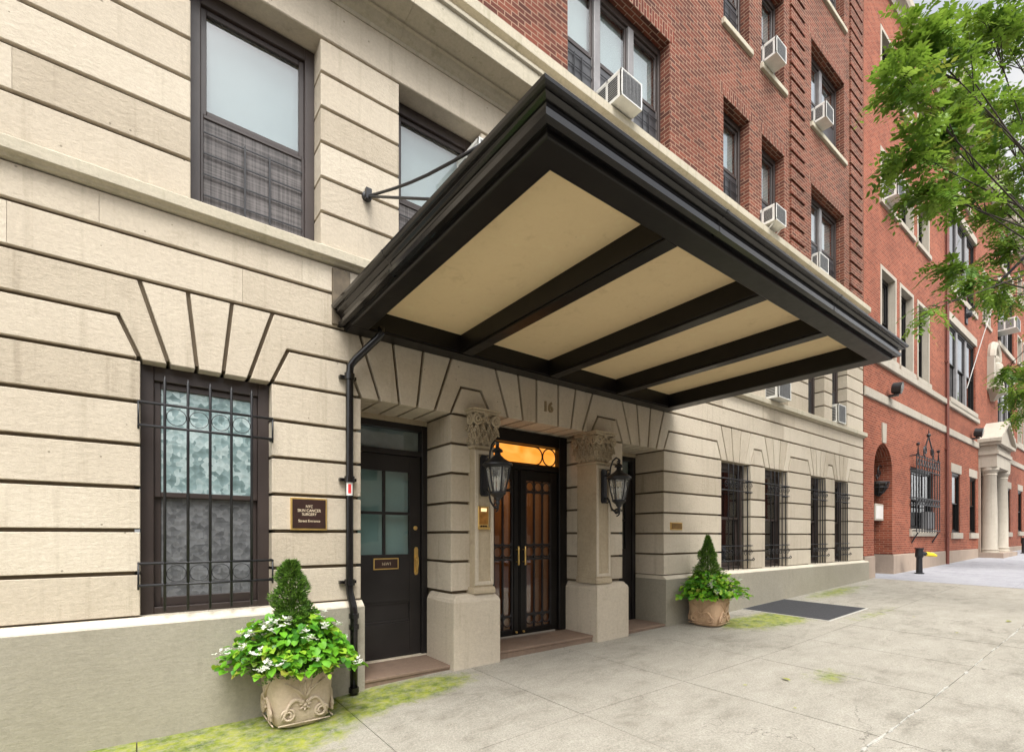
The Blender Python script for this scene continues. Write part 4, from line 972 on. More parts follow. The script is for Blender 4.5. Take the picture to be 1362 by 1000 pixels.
def begonias(x, y, z, r, hh, label, seed, nleaf, nflower):
    rr_ = random.Random(seed); mb = MB(); fl = MB(); st = MB()
    t = thing('flowering_plant', label, 'plant', (x, y, z), 'white flowering plants in the planters')
    for i in range(nleaf):
        a = rr_.uniform(0, 2 * PI); f = math.sqrt(rr_.uniform(.05, 1)); q = r * f * rr_.uniform(.85, 1.08)
        bump_ = 1 + .18 * math.sin(3 * a + seed) + .1 * math.sin(5 * a)
        q *= bump_
        top = hh * (1.05 - .95 * f ** 2.4) * rr_.uniform(.4, 1.08) - (.05 * max(0, f - .8) / .2)
        c = Vector((x + q * math.cos(a), y + q * math.sin(a), z + .03 + top))
        s_ = rr_.uniform(.02, .044) * (1.35 if rr_.random() < .15 else 1)
        m_ = Matrix.Rotation(a + rr_.uniform(-.9, .9), 3, 'Z') @ Matrix.Rotation(rr_.uniform(-.3, 1.0) * (.3 + f), 3, 'Y') @ Matrix.Rotation(rr_.uniform(-.5, .5), 3, 'X')
        out = [(-.55, 0, 0), (-.75, .45, .1), (-.25, .85, .14), (.45, .7, .08), (1.15, 0, -.2), (.45, -.7, .08), (-.25, -.85, .14), (-.75, -.45, .1)]
        vs = [c + m_ @ Vector((px * s_, py * s_, pz * s_ + rr_.uniform(-.08, .08) * s_)) for px, py, pz in out] + [c + m_ @ Vector((.25 * s_, 0, -.1 * s_))]
        mb.add(vs, [(8, j, (j + 1) % 8) for j in range(8)], rr_.choices([0, 1, 2, 3], [.5, .26, .2, .04])[0])
        st.tube([(x + q * .3 * math.cos(a), y + q * .3 * math.sin(a), z), tuple(c)], [.004, .0025], 4) if i % 4 == 0 else None
    for i in range(nflower):
        a = rr_.uniform(0, 2 * PI); f = math.sqrt(rr_.uniform(.2, 1)); q = r * f * 1.03 * (1 + .18 * math.sin(3 * a + seed) + .1 * math.sin(5 * a))
        cz = z + .05 + hh * (1.12 - .95 * f ** 2.4) * rr_.uniform(.8, 1) - (.05 * max(0, f - .8) / .2)
        for j in range(rr_.randint(3, 8)):
            p = Vector((x + q * math.cos(a) + rr_.gauss(0, .018), y + q * math.sin(a) + rr_.gauss(0, .018), cz + rr_.gauss(0, .016)))
            m_ = Matrix.Rotation(rr_.uniform(0, 6), 3, 'Z') @ Matrix.Rotation(rr_.uniform(-.9, .9), 3, 'X')
            for k in range(4):
                an = k * PI / 2; w = rr_.uniform(.012, .021)
                vs = [p, p + m_ @ Vector((w * math.cos(an - .6), w * math.sin(an - .6), .003)), p + m_ @ Vector((w * 1.5 * math.cos(an), w * 1.5 * math.sin(an), .007)), p + m_ @ Vector((w * math.cos(an + .6), w * math.sin(an + .6), .003))]
                fl.add(vs, [(0, 1, 2, 3)])
            fl.ball(tuple(p), .005, 5)
    mb.build('leaves', LEAFB, t, True, False); fl.build('blossom', PETAL, t, False, False); st.build('stems', LEAFB[1], t, True)
px_, py_ = 1.06, -.33
zs = pot(px_, py_, .48, .45, .0, 'carved pale stone planter on mossy pavement below the barred window')
conifer(px_ - .05, py_ + .0, zs + .02, .87, .33, 'dark green spiral clipped conifer in the planter by the drainpipe', 3, True)
begonias(px_, py_, zs + .05, .465, .38, 'bright green begonias with many white blooms in the planter by the drainpipe', 5, 1150, 36)
px2, py2 = 6.97, -.40
zs = pot(px2, py2, .50, .42, .12, 'carved tan stone planter right of the entrance beside the dark mat', 'tanpot')
conifer(px2 + .02, py2 + .03, zs + .05, .93, .31, 'dark cone shaped dwarf spruce in the planter right of the entrance', 8, False)
begonias(px2, py2, zs + .05, .46, .36, 'leafy green begonias with few pale blooms in the planter right of the entrance', 11, 1100, 11)

# ------------------------------------------------------------------ mat over the cellar hatch, leaves
mt = thing('cellar_hatch', 'dark rubber covered cellar hatch with pale rim in the pavement beyond the right planter', 'hatch', (9.3, -.75, gz(9.3, -.7)))
def slab_on(mb, x0, x1, y0, y1, h):
    mb.loft([[(a, b, gz(a, b) - .01) for a, b in ((x0, y0), (x1, y0), (x1, y1), (x0, y1))], [(a, b, gz(a, b) + h) for a, b in ((x0, y0), (x1, y0), (x1, y1), (x0, y1))]], False, True)
mb = MB(); slab_on(mb, 8.54, 10.18, -1.48, -.075, .006); mb.build('rim', M['filler'], mt)
mb = MB(); slab_on(mb, 8.57, 10.15, -1.45, -.09, .010); mb.build('rubber_cover', M['mat'], mt)
LV = [(5.1, -2.35, .05, 'pale yellow leaf lying alone in the middle of the pavement'), (4.6, -2.2, .025, 'tiny yellow leaf next to the larger one on the pavement'), (10.4, -3.2, .06, 'yellow leaf lying far right beyond the white joint'), (8.9, -2.9, .03, 'small yellow green leaf in front of the dark hatch'), (4.35, -2.75, .02, 'small pale leaf scrap near the photo bottom'), (9.8, -2.2, .03, 'small yellow leaf past the hatch corner')]
for x, y, s_, lab in LV:
    a = R.uniform(0, 6); mb = MB(); z = gz(x, y) + .012
    pts = [(-1, 0, 0), (-.4, .42, .12), (.3, .4, .16), (1, 0, .05), (.3, -.4, .1), (-.4, -.42, .15)]
    V = [(x + s_ * (p * math.cos(a) - q * math.sin(a)), y + s_ * (p * math.sin(a) + q * math.cos(a)), z + w * s_) for p, q, w in pts]
    mb.add(V + [(x, y, z)], [(6, i, (i + 1) % 6) for i in range(6)])
    tag(mb.build('fallen_leaf', FALL, None, False, False), lab, 'leaf', 'fallen leaves on the pavement')

# ------------------------------------------------------------------ neighbouring building
Nb = thing('brick_building', 'orange red brick building with pale stone trim and columned porch farther up the street', 'building', (15, 0, 0))
NX0, NX1 = 14.68, 48
NW = []   # x0,x1,z0,z1,units
tri = [(15.89, 17.2), (17.5, 18.8), (19.17, 20.47)]
for o in (0, 20.5):
    for a, b in tri:
        NW += [(a + o, b + o, 4.75, 7.28, 1), (a + o, b + o, 8.9, 10.45, 1), (a + o, b + o, 12.2, 13.7, 1)]
for a, b in ((22.9, 27.0), (31.4, 35.4)): NW += [(a, b, 4.85, 7.64, 3), (a, b, 8.85, 11.7, 3), (a + .6, b - .6, 12.6, 14.0, 3)]
NW += [(28.25, 29.8, 8.9, 11.2, 1)]
GW = [(18.5, 20.9, .22, 2.1), (23.3, 24.5, .13, 2.32), (26.0, 27.1, .13, 2.34), (33.2, 34.5, .2, 2.35), (36.6, 37.8, .25, 2.4), (39, 41, .25, 2.3)]
arch = (15.42, 16.87, 2.5)
mb = MB(); acx, ar = (arch[0] + arch[1]) / 2, (arch[1] - arch[0]) / 2; az = arch[2] - ar
wall_holes(mb, NX0, NX1, -.5, 15.0, [w[:4] for w in NW] + GW + [(arch[0], arch[1], -.5, arch[2])], 0, .5)
# spandrels and soffit that turn the square hole into a round arch
ns = 14; aa = [PI * i / ns for i in range(ns + 1)]
cur = [(acx + ar * math.cos(a), az + ar * math.sin(a)) for a in aa]
for i in range(ns):
    (xa, za), (xb, zb_) = cur[i], cur[i + 1]
    mb.add([(xa, 0, za), (xa, 0, arch[2]), (xb, 0, arch[2]), (xb, 0, zb_)], [(0, 1, 2, 3)])
    mb.add([(xa, 0, za), (xb, 0, zb_), (xb, .5, zb_), (xa, .5, za)], [(0, 1, 2, 3)])
mb.build('wall', M['nbrick'], Nb)
mb = MB(); xs = [NX0] + [15.42] ; 
for a, b in ((NX0, arch[0]), (arch[1], 22.2), (22.2, 27.3), (30.6, 38), (38, NX1)):
    mb.extx([(.5, -1.6), (-.03, -1.6), (-.03, -.53), (-.015, -.51), (.5, -.51)], a, b - .002)
mb.build('base_course', M['ngranite'], Nb, False, True)
MB().box(arch[0], arch[1], .44, .5, -1.2, 2.5).build('arch_door', M['dark'], Nb)
mb = MB(); mb.prism([(acx - .13, arch[2] + .02), (acx + .13, arch[2] + .02), (acx + .17, arch[2] + .55), (acx - .17, arch[2] + .55)], -.03, .01); mb.build('keystone', M['nstone'], Nb)
for nm, z0, z1, y in (('stone_band', 3.56, 3.80, -.05), ('sill_band', 4.56, 4.75, -.07)):
    mb = MB()
    for a, b in ((NX0, 20.6), (20.6, 27.4), (30.5, 38), (38, NX1)): mb.cbox(a, b - .002, y, .02, z0, z1, .015)
    mb.build(nm, M['nstone'], Nb)
mb = MB(); mb.extx([(.5, 14.75), (-.05, 14.75), (-.08, 14.9), (-.22, 15.0), (-.25, 15.1), (-.25, 15.3), (.5, 15.35)], NX0, 22.2)
mb.extx([(.5, 14.6), (-.05, 14.6), (-.1, 14.8), (-.4, 15.1), (-.55, 15.3), (-.6, 15.35), (-.6, 15.75), (.5, 15.8)], 22.22, NX1)
x = 22.5
while x < NX1: mb.box(x, x + .22, -.48, 0, 14.55, 15.05); x += .75
mb.build('roof_cornice', M['nstone'], Nb)
for i, (a, b, z0, z1, u) in enumerate(NW):
    s_ = u == 1
    mb = MB(); w = .10
    if s_:
        for q in ((a, a + w, z0, z1), (b - w, b, z0, z1), (a + w, b - w, z1 - w, z1)): mb.box(q[0], q[1], -.012, .36, q[2], q[3])
        mb.box(a - .06, b + .06, -.06, .36, z0 - .001, z0 + .13)
        a2, b2, zz0, zz1 = a + w, b - w, z0 + .13, z1 - w
    else:
        hd = MB(); hd.box(a - .1, b + .1, -.03, .06, z1 - .001, z1 + .28); mb.box(a - .06, b + .06, -.07, .2, z0 - .15, z0 + .06); a2, b2, zz0, zz1 = a, b, z0 + .06, z1
    W = window(Nb, a2, b2, zz0, zz1, .16 if s_ else .06, u, 'black', .07, .2, blind=R.choice([0, .3, .45]) if not s_ else R.choice([0, 0, .25]), low='pane_low', low_mat='darkglass', top_mat='darkglass', mmat='greypaint' if u > 1 else None, back=.32 if s_ else .4)
    mb.build('stone_surround' if s_ else 'sill', M['nstone'], W, False, True)
    if not s_: hd.build('lintel', M['nstone'], W)
for i, (a, b, z0, z1) in enumerate(GW):
    W = window(Nb, a, b, z0, z1, .035, 1, 'black', .07, blind=0, low='pane_low', low_mat='darkglass', top_mat='darkglass', back=.40)
    mb = MB(); mb.cbox(a - .1, b + .1, -.07, .03, z0 - .22, z0 - .001, .01); mb.build('sill', M['nstone'], W)
    if i:
        mb = MB(); mb.cbox(a - .12, b + .12, -.02, .1, z1 - .02, z1 + .3, .01); mb.build('lintel', M['nstone'], W)
    else:
        mb = MB(); y = -.16
        for k in range(10): mb.tube([(a - .05 + (b - a + .1) * k / 9, y, z0 - .1), (a - .05 + (b - a + .1) * k / 9, y, z1 + .35)], .014, 5)
        for z in (z0 - .05, .95, 1.15, 2.0, z1 + .3): mb.tube([(a - .08, 0, z), (a - .08, y, z), (b + .08, y, z), (b + .08, 0, z)], .018, 5)
        for k in range(9):
            cx = a - .05 + (b - a + .1) * (k + .5) / 9; mb.ring((cx, y, 1.05), .09, .012, 'y', 14, 5); mb.ring((cx, y, 2.22), .09, .012, 'y', 14, 5)
        for xx in (a + .1, b - .1): mb.tube([(xx, y, z0 - .1), (xx, 0, z0 - .42)], .02, 5)
        cx = (a + b) / 2
        for s2 in (-1, 1):
            mb.spiral((cx + s2 * .35, y, 2.62), .2, .03, 1.4, .02, -PI / 2, s2, 24, 5); mb.tube([(cx + s2 * .55, y, 2.45), (cx + s2 * .25, y, 2.85), (cx, y, 3.1)], .02, 5)
            mb.tube([(cx + s2 * 1.1, y, 2.4), (cx + s2 * 1.1, y, 2.75)], [.03, .005], 6); mb.ball((cx + s2 * 1.1, y, 2.75), .05, 7)
        mb.ball((cx, y, 3.14), .06, 8); mb.tube([(cx, y, 3.1), (cx, y, 3.35)], [.025, .004], 6)
        mb.build('window_grille', M['iron'], W, 'auto')
        mb = MB(); mb.box(a + 1.25, a + 1.95, y + .03, y + .2, z0 + .02, z0 + .55)
        mb.build('vent_unit', M['coil'], W)
# statue niche
mb = MB(); cx = 29.9; z0, z1 = 6.35, 8.3
for s2 in (-1, 1): mb.box(cx + s2 * .62 - .16, cx + s2 * .62 + .16, -.22, .02, z0, z1 - .6)
P = [(cx + .62 * math.cos(a), -.1, z1 - .62 + .62 * math.sin(a)) for a in [PI * i / 10 for i in range(11)]]; mb.tube(P, .17, 8)
mb.box(cx - .46, cx + .46, -.02, .02, z0, z1 - .1)
mb.loft([[(cx - w, y, z), (cx + w, y, z), (cx + w, .02, z), (cx - w, .02, z)] for w, y, z in ((.12, -.1, z0 - .45), (.4, -.3, z0 - .2), (.85, -.4, z0 - .06), (.85, -.4, z0))], True, True)
mb.lathe([(.28, 0), (.26, .3), (.2, .7), (.24, 1.0), (.2, 1.12), (.09, 1.2), (.13, 1.32), (.1, 1.45), (.02, 1.5)], (cx, -.16, z0), 12)
mb.build('niche', M['nstone'], Nb, 'auto')
# columned porch
po = MB(); a, b = 27.5, 30.4
po.box(a, b, -.55, -.001, 2.8, 3.3); po.box(a - .05, b + .05, -.6, -.001, 3.3, 3.45); po.box(a, b, -.55, -.001, 3.45, 3.68); po.box(a - .12, b + .12, -.7, -.001, 3.68, 3.8)
c = (a + b) / 2
po.prism([(a - .15, 3.802), (b + .15, 3.802), (b + .15, 3.86), (c, 4.72), (a - .15, 3.86)], -.6, -.001)
for s2 in (-1, 1): po.add([], []); po.loft([[(c, -.72, 4.66), (c, -.72, 4.8), (c, 0, 4.8), (c, 0, 4.66)], [(c + s2 * (b - c + .2), -.72, 3.8), (c + s2 * (b - c + .2), -.72, 3.93), (c + s2 * (b - c + .2), 0, 3.93), (c + s2 * (b - c + .2), 0, 3.8)]], True, True)
Po = po.build('porch', M['nstone'], Nb)
for x in (a + .3, b - .3):
    mb = MB(); g = gz(x)
    mb.lathe([(.30, g), (.30, g + .22), (.27, g + .25), (.29, g + .32), (.25, g + .38), (.245, 1.0), (.22, 2.45), (.25, 2.5), (.225, 2.54), (.28, 2.66), (.30, 2.68), (.30, 2.80)], (x, -.28, 0), 20)
    mb.build('column', M['nstone'], Po, 'auto')
mb = MB(); mb.box(a - .1, b + .1, -.75, .0, -1.2, gz(29) + .17); mb.box(a - .02, a + .1, -.06, .01, gz(28), 2.8); mb.box(b - .1, b + .02, -.06, .01, gz(28), 2.8)
mb.build('porch_step', M['ngranite'], Po)
MB().box(a + .5, b - .5, -.03, .0, gz(29) + .17, 2.8).build('porch_door', M['doorpaint'], Po)
mb = MB(); mb.tube([(22.37, -.07, gz(22.37)), (22.37, -.07, 14.7)], .05, 8)
for z in (0, 3, 6, 9, 12): mb.box(22.29, 22.45, -.1, 0, z, z + .06)
mb.build('downpipe', plain('brick_red_pipe', (.16, .05, .035), .5), Nb)

t = thing('wall_basket', 'small dark iron scrollwork wall basket high inside the brick arch', 'basket', (16.6, .25, 1.3))
mb = MB(); cx, cy = 16.58, .24
for z, r_ in ((1.50, .25), (1.36, .21), (1.22, .12)): mb.ring((cx, cy, z), r_, .014, 'z', 18, 5)
for k in range(9):
    an = 2 * PI * k / 9; mb.tube([(cx + q * math.cos(an), cy + q * math.sin(an), z) for q, z in ((.25, 1.5), (.21, 1.36), (.12, 1.22), (.02, 1.12))], .012, 5)
mb.tube([(16.86, .24, 1.95), (16.7, .24, 2.0), (16.55, .24, 1.9), (16.5, .24, 1.75)], .014, 6); mb.spiral((16.62, .24, 1.74), .12, .03, 1.4, .013, 0, 1, 20, 5); mb.spiral((16.45, .24, 1.66), .09, .02, 1.3, .012, 0, -1, 18, 5)
mb.tube([(16.86, .24, 1.5), (16.33, .24, 1.5)], .016, 6)
mb.build('ironwork', M['iron'], t, True)
mb = MB(); mb.lathe([(.02, 1.14), (.11, 1.23), (.19, 1.36), (.22, 1.46), (.15, 1.52), (.02, 1.55)], (cx, cy, 0), 12); mb.build('liner', M['soil'], t, 'auto')
t = thing('notice_box', 'white notice box on the brick inside the arch', 'box', (16.84, .2, .5))
MB().cbox(16.2, 16.85, .2, .28, .44, .90, .01).build('box_body', M['nstone'], t); MB().cbox(16.25, 16.8, .195, .201, .49, .85, .001).build('notice', M['white'], t)
ac(16.05, 16.65, -.35, .3, 9.04, .5, 'white air conditioner in the stone framed window of the orange brick building')
ac(31.6, 32.5, -.6, .15, 9.4, .5, 'white air conditioner far right on the orange brick building above the niche')
def flood(x, z, s_, label):
    t = thing('floodlight', label, 'light', (x, -.05, z), 'floodlights on the stone band')
    mb = MB(); mb.box(x - .1 * s_, x + .1 * s_, -.25, -.04, z, z + .05); mb.tube([(x, -.15, z + .04), (x, -.2, z + .22 * s_)], .035 * s_, 8); mb.build('mount', M['iron'], t)
    mb = MB(); mb.lathe([(.12, -.17), (.2, -.14), (.22, .1), (.23, .16)], (0, 0, 0), 14)
    ro = Matrix.Rotation(1.75, 3, 'X'); mb.v = [tuple((Matrix.Rotation(.1, 3, 'Z') @ (ro @ Vector(v))) * s_ + Vector((x, -.22, z + .30 * s_))) for v in mb.v]; mb.build('head', M['iron'], t, 'auto')
    mb = MB(); mb.lathe([(.2, .15), (.19, .175), (.1, .195)], (0, 0, 0), 14); mb.v = [tuple((Matrix.Rotation(.1, 3, 'Z') @ (ro @ Vector(v))) * s_ + Vector((x, -.22, z + .30 * s_))) for v in mb.v]; mb.build('lens', M['lampglass'], t, 'auto')
    MB_ = MB(); MB_.lathe([(.18, .1), (.18, .12)], (0, 0, 0), 14); MB_.v = [tuple((Matrix.Rotation(.1, 3, 'Z') @ (ro @ Vector(v))) * s_ + Vector((x, -.22, z + .30 * s_))) for v in MB_.v]; MB_.build('reflector', M['white'], t)
flood(16.45, 3.80, .7, 'dark floodlight above the brick arch on the stone band')
flood(26.2, 3.80, .8, 'dark floodlight on the stone band beside the porch gable')
t = thing('flagpole', 'bare flagpole slanting out from the orange brick wall with hanging halyard', 'flagpole', (25.3, 0, 8.42))
mb = MB(); mb.tube([(25.3, 0, 8.42), (25.3, -3.3, 11.6)], [.06, .04], 8); mb.build('pole', M['iron'], t)
mb = MB(); mb.ball((25.3, -.05, 8.45), .16, 10); mb.box(25.15, 25.45, -.05, .01, 8.1, 8.8); mb.build('bracket', M['iron'], t)
mb = MB(); mb.tube([(25.3, -1.0, 9.36), (25.2, -.55, 7.6), (25.1, -.08, 5.6)], .014, 5); mb.build('halyard', M['white'], t)
def standpipe(x, y, h, label, cap):
    t = thing('standpipe', label, 'standpipe', (x, y, gz(x, y)), 'standpipes on the neighbour pavement'); g = gz(x, y)
    mb = MB(); mb.lathe([(.11, g - .02), (.11, g + .03), (.075, g + .04), (.07, g + h * .62), (.095, g + h * .66), (.10, g + h * .72), (.085, g + h * .95), (.11, g + h * .96), (.11, g + h), (.04, g + h * 1.01)], (x, y, 0), 14); mb.build('post', M['iron'], t, 'auto')
    mb = MB(); mb.tube([(x, y - .02, g + h * .78), (x + .12, y - .12, g + h * .78)], [.06, .055], 10)
    mb.build('outlet', M['iron'], t)
    if cap:
        mb = MB(); mb.tube([(x + .11, y - .1, g + h * .78), (x + .3, y - .22, g + h * .74), (x + .42, y - .28, g + h * .70)], [.065, .06, .03], 10); mb.build('cap', M['yellow'], t, 'auto')
standpipe(17.5, -.45, .72, 'dark standpipe with yellow cap on the pavement before the ornate grille', True)
standpipe(32.5, -.7, .72, 'short dark standpipe at the far right beyond the porch', False)

# ------------------------------------------------------------------ street trees
def spray(mb, p, d, seed, L_=.26, pairs=6, ls=.06):
    rr_ = seed; d = d.normalized(); side = d.cross(Vector((0, 0, 1)))
    side = side.normalized() if side.length > .01 else Vector((1, 0, 0)); up = side.cross(d).normalized()
    ro = Matrix.Rotation(rr_.uniform(-.7, .7), 3, d); side = ro @ side; up = ro @ up
    k = rr_.choices([0, 1, 2, 3], [.42, .3, .24, .04])[0]
    for i in range(pairs * 2 + 1):
        f = (i // 2 + 1) / (pairs + 1) if i < pairs * 2 else 1.0
        s_ = (1 if i % 2 else -1) if i < pairs * 2 else 0
        q = p + d * L_ * f + Vector((0, 0, -.10 * L_ / .26 * f * f))
        dd = (side * s_ * 1.0 + d * (.55 if s_ else 1) + Vector((0, 0, rr_.uniform(-.55, .05)))).normalized()
        l = ls * rr_.uniform(.75, 1.2) * (1.1 - .45 * abs(f - .5)); w = l * .24
        wv = dd.cross(up + side * rr_.uniform(-.4, .4)).normalized()
        mb.add([q, q + dd * l * .45 + wv * w, q + dd * l, q + dd * l * .45 - wv * w], [(0, 1, 2, 3)], k)
def street_tree(x, y, hgt, r0, limbs, label, seed, clusters, ls=.06, L_=.26, dens=3.2):
    rr_ = random.Random(seed); g = gz(x, y)
    t = thing('street_tree', label, 'tree', (x, y, g), 'street trees along the kerb')
    mb = MB(); top = Vector((x + .1, y + .05, hgt))
    mb.tube([(x, y, g - .1), (x, y, g + .1), (x + .03, y, g + 1.2), (x - .02, y + .03, g + 2.6), tuple(top)], [r0 * 1.5, r0 * 1.15, r0, r0 * .9, r0 * .75], 12)
    mb.build('trunk', M['bark'], t, True)
    br = MB(); cr_ = MB()
    for c, rad, n in clusters:
        n = int(n * dens)
        c = Vector(c); base = top + Vector((0, 0, rr_.uniform(-.8, .6)))
        mid = base.lerp(c, .5) + Vector((rr_.uniform(-.15, .15), rr_.uniform(-.15, .15), .25))
        br.tube([tuple(base), tuple(base.lerp(mid, .5) + Vector((0, 0, .1))), tuple(mid), tuple(mid.lerp(c, .55)), tuple(c)], [r0 * .17, r0 * .12, r0 * .08, .007, .003], 7)
        m_ = max(4, n // 11)
        for j in range(m_):
            v = Vector((rr_.gauss(0, 1), rr_.gauss(0, 1), rr_.gauss(0, .75))); v = v.normalized() * rad * rr_.uniform(.35, 1.0)
            e_ = c + v; s0 = mid.lerp(c, rr_.uniform(.55, 1.0))
            br.tube([tuple(s0), tuple(s0.lerp(e_, .5) + Vector((0, 0, .05))), tuple(e_)], [.007, .005, .002], 5)
            for q in range(n // m_):
                f = rr_.uniform(.35, 1.02); p = s0.lerp(e_, f) + Vector((rr_.gauss(0, .05), rr_.gauss(0, .05), rr_.gauss(0, .04)))
                d = (e_ - s0).normalized() * .6 + Vector((rr_.uniform(-1, 1), rr_.uniform(-1, 1), rr_.uniform(-.7, .35)))
                spray(cr_, p, d, rr_, L_ * rr_.uniform(.7, 1.15), 6, ls)
    br.build('branches', M['bark'], t, True); cr_.build('crown', LEAFA, t, False, False)
CL1 = [((6.55, -2.9, 4.84), 0.26, 35), ((7.69, -2.9, 5.85), 0.38, 46), ((7.63, -2.9, 4.96), 0.33, 39), ((7.07, -2.8, 4.44), 0.21, 26), ((7.75, -2.8, 4.28), 0.24, 28), ((8.68, -2.9, 4.59), 0.30, 33),
       ((8.84, -3, 5.95), 0.44, 48), ((11.40, -3, 8.09), 0.68, 60), ((10.63, -3, 6.46), 0.49, 46), ((12.42, -3, 6.50), 0.56, 46), ((10.09, -2.9, 5.74), 0.36, 35), ((11.47, -2.9, 5.51), 0.40, 35),
       ((12.07, -3, 5.04), 0.34, 28), ((9.20, -2.8, 3.76), 0.18, 18), ((10.28, -2.8, 3.88), 0.17, 16), ((11.95, -2.8, 4.27), 0.18, 15), ((8.40, -2.6, 2.98), 0.07, 7), ((7.53, -2.9, 6.19), 0.27, 33), ((9.74, -3, 7.55), 0.43, 44), ((12.82, -2.9, 4.39), 0.17, 13), ((14.7, -2.6, 3.5), 0.26, 17), ((15.3, -2.6, 3.13), 0.30, 20), ((15.9, -2.6, 2.75), 0.2, 10), ((14.35, -2.5, 3.31), 0.16, 8),
       ((13.5, -3.4, 8), .9, 50), ((14, -4.2, 6.5), 1.0, 50), ((10.8, -4.7, 7), 1.0, 45), ((9.8, -5.4, 6.3), .9, 40), ((11.5, -5, 8.5), 1.1, 50), ((12.5, -4.6, 5.5), .8, 40), ((10.6, -4.3, 9), 1.0, 50)]
street_tree(11.6, -4.25, 3.6, .13, None, 'leafy street tree whose pinnate branches hang into the top right corner', 21, CL1, .085, .30, 2.5)
CL2 = [((20.3, -2.6, 4.3), 1.0, 60), ((20.9, -3.0, 3.8), .9, 45), ((21.2, -3.2, 5.6), 1.4, 60), ((22.5, -4.2, 6.5), 1.7, 60), ((23.5, -3.5, 5.5), 1.5, 50), ((22, -5.4, 5.6), 1.4, 40), ((22.5, -4, 8), 1.6, 50), ((19.6, -2.4, 3.9), .6, 24), ((20.3, -2.6, 4.9), .42, 32), ((21.2, -2.6, 4.2), .48, 35), ((22.2, -2.6, 3.6), .32, 22), ((19.8, -2.5, 4.4), .29, 22)]
street_tree(22.2, -4.1, 3.4, .15, None, 'second street tree farther along, its crown edging in at the far right', 33, CL2, .075, .32)
CL3 = [((33 + 2.2 * math.cos(a) * f, -4 + 2 * math.sin(a) * f, 6.5 + 2.2 * q), 1.5, 50) for a, f, q in ((0, 1, 0), (1.3, 1, .3), (2.6, 1, .1), (3.9, 1, .4), (5.2, 1, -.2), (0, .2, 1), (2, .5, .8))]
street_tree(33, -4.1, 3.8, .16, None, 'third street tree along the kerb, mostly hidden behind nearer leaves', 44, CL3, .09, .36)

# ------------------------------------------------------------------ the far side of the street
def far_house(x0, x1, y, hgt, mat, label, cols, rows):
    t = thing('row_house', label, 'building', ((x0 + x1) / 2, y, gz(x0, 0))); g = gz(x0, 0); st = (x1 - x0) / cols
    hol = [(x0 + st * (i + .28), x0 + st * (i + .72), g + 1.2 + 3.3 * j, g + 3.1 + 3.3 * j) for i in range(cols) for j in range(rows)]
    mb = MB(); wall_holes(mb, x0, x1, g - 1, g + hgt, hol, y, y - .3); mb.build('wall', M[mat], t)
    MB().box(x0, x1, y - 8, y - .6, g + hgt - .3, g + hgt).build('roof', M['ngranite'], t)
    MB().box(x0, x1, y - .2, y + .35, g + hgt - .6, g + hgt + .05).build('cornice', M['cornice'], t)
    wm = None
    for a, b, c, d in hol:
        if wm is None:
            mb = MB(); mb.add([(a, y - .25, c), (b, y - .25, c), (b, y - .25, d), (a, y - .25, d)], [(3, 2, 1, 0)]); wm = mb.build('window', M['screen2'], t); base = (a, c)
        else:
            w_ = wm.copy(); C.objects.link(w_); w_.parent = t; w_.location = (a - base[0], 0, c - base[1])
FY = -20
far_house(-34, -16, FY, 10, 'stone', 'cream row house across the street, behind the camera to the left', 6, 3)
far_house(-16, -2, FY, 10.8, 'stone', 'cream stone house across the street, behind the camera', 5, 3)
far_house(-2, 14, FY, 10, 'nstone', 'grey stone house across the street, opposite the canopy', 6, 3)
far_house(14, 32, FY, 11, 'stone', 'cream stone house across the street, opposite the orange brick building', 6, 3)
far_house(32, 56, FY, 10, 'nbrick', 'orange brick house across the street at the far end', 8, 3)
sheet('far_pavement', -60, 90, -20, -14, -.01, M['nconc'])

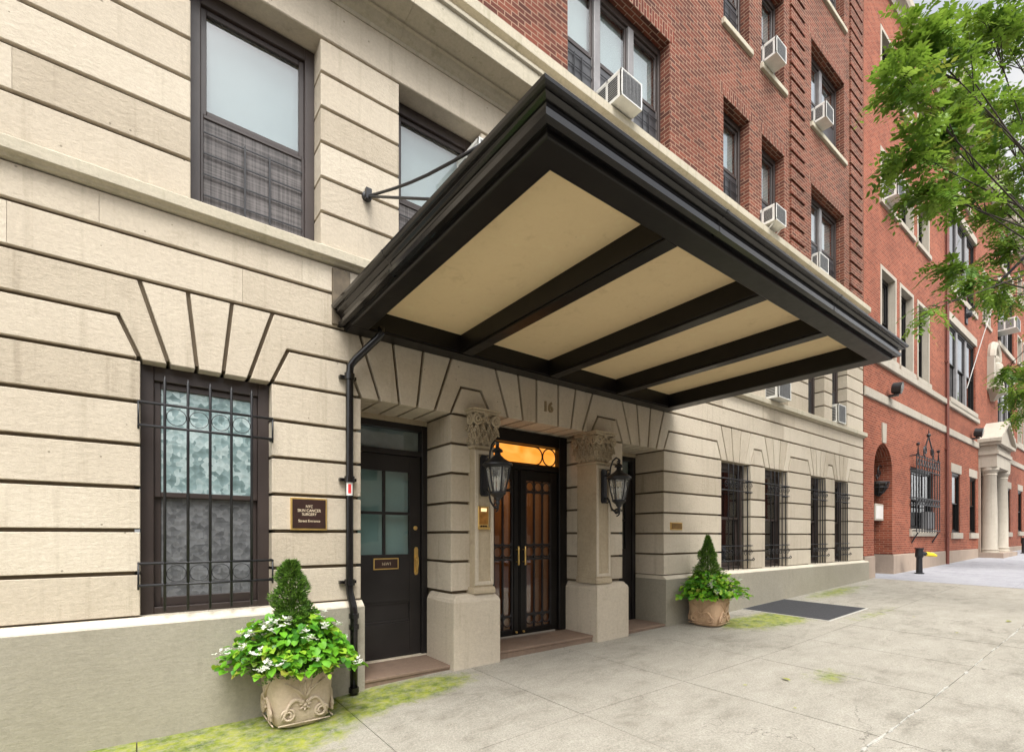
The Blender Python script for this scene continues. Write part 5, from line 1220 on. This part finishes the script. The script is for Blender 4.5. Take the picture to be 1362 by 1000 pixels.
# ------------------------------------------------------------------ sky, sun, camera
w = bpy.data.worlds.new('World'); SC.world = w; w.use_nodes = True; t = w.node_tree; t.nodes.clear()
SUN_EL, SUN_AZ = math.radians(58), math.radians(205)     # azimuth from +Y towards +X: the sun stands over the street
o = N(t, 'ShaderNodeOutputWorld'); bg = N(t, 'ShaderNodeBackground'); bg.inputs[1].default_value = .15
sk = N(t, 'ShaderNodeTexSky'); sk.sky_type = 'NISHITA'; sk.sun_disc = False; sk.sun_elevation = SUN_EL; sk.sun_rotation = SUN_AZ; sk.dust_density = 3
bw = N(t, 'ShaderNodeRGBToBW'); L(t, sk.outputs[0], bw.inputs[0])
cc = N(t, 'ShaderNodeCombineColor')
for i, k in enumerate((2.06, 2.05, 2.04)): L(t, math_(t, 'MULTIPLY', bw.outputs[0], k), cc.inputs[i])
tc = N(t, 'ShaderNodeTexCoord'); mp = N(t, 'ShaderNodeMapping'); mp.inputs['Scale'].default_value = (1, 1, 2.2); L(t, tc.outputs['Generated'], mp.inputs[0])
cl = ramp(t, nz(t, mp.outputs[0], 2.2, 6, .6), [(.30, (.55, .55, .55)), (.62, (1, 1, 1))])
L(t, mix(t, cl, sk.outputs[0], cc.outputs[0]), bg.inputs[0]); L(t, bg.outputs[0], o.inputs[0])
sl = bpy.data.lights.new('sun', 'SUN'); sl.energy = 1.4; sl.angle = math.radians(26); sl.color = (1, .965, .91)
so = bpy.data.objects.new('sun', sl); C.objects.link(so)
dv = Vector((math.sin(SUN_AZ) * math.cos(SUN_EL), math.cos(SUN_AZ) * math.cos(SUN_EL), math.sin(SUN_EL)))
so.rotation_euler = dv.to_track_quat('Z', 'Y').to_euler(); so.location = dv * 30
cd = bpy.data.cameras.new('camera'); cd.sensor_width = 36; cd.lens = 17.47; cd.shift_y = .1564; cd.clip_start = .05; cd.clip_end = 500
co = bpy.data.objects.new('camera', cd); C.objects.link(co); co.location = (0, -4.6, H); co.rotation_euler = (PI / 2, 0, -math.atan2(.606, .795))
SC.camera = co
SC.view_settings.view_transform = 'Standard'; SC.view_settings.look = 'None'; SC.view_settings.gamma = 1; SC.view_settings.exposure = .78
SC.cycles.max_bounces = 8; SC.cycles.transparent_max_bounces = 16
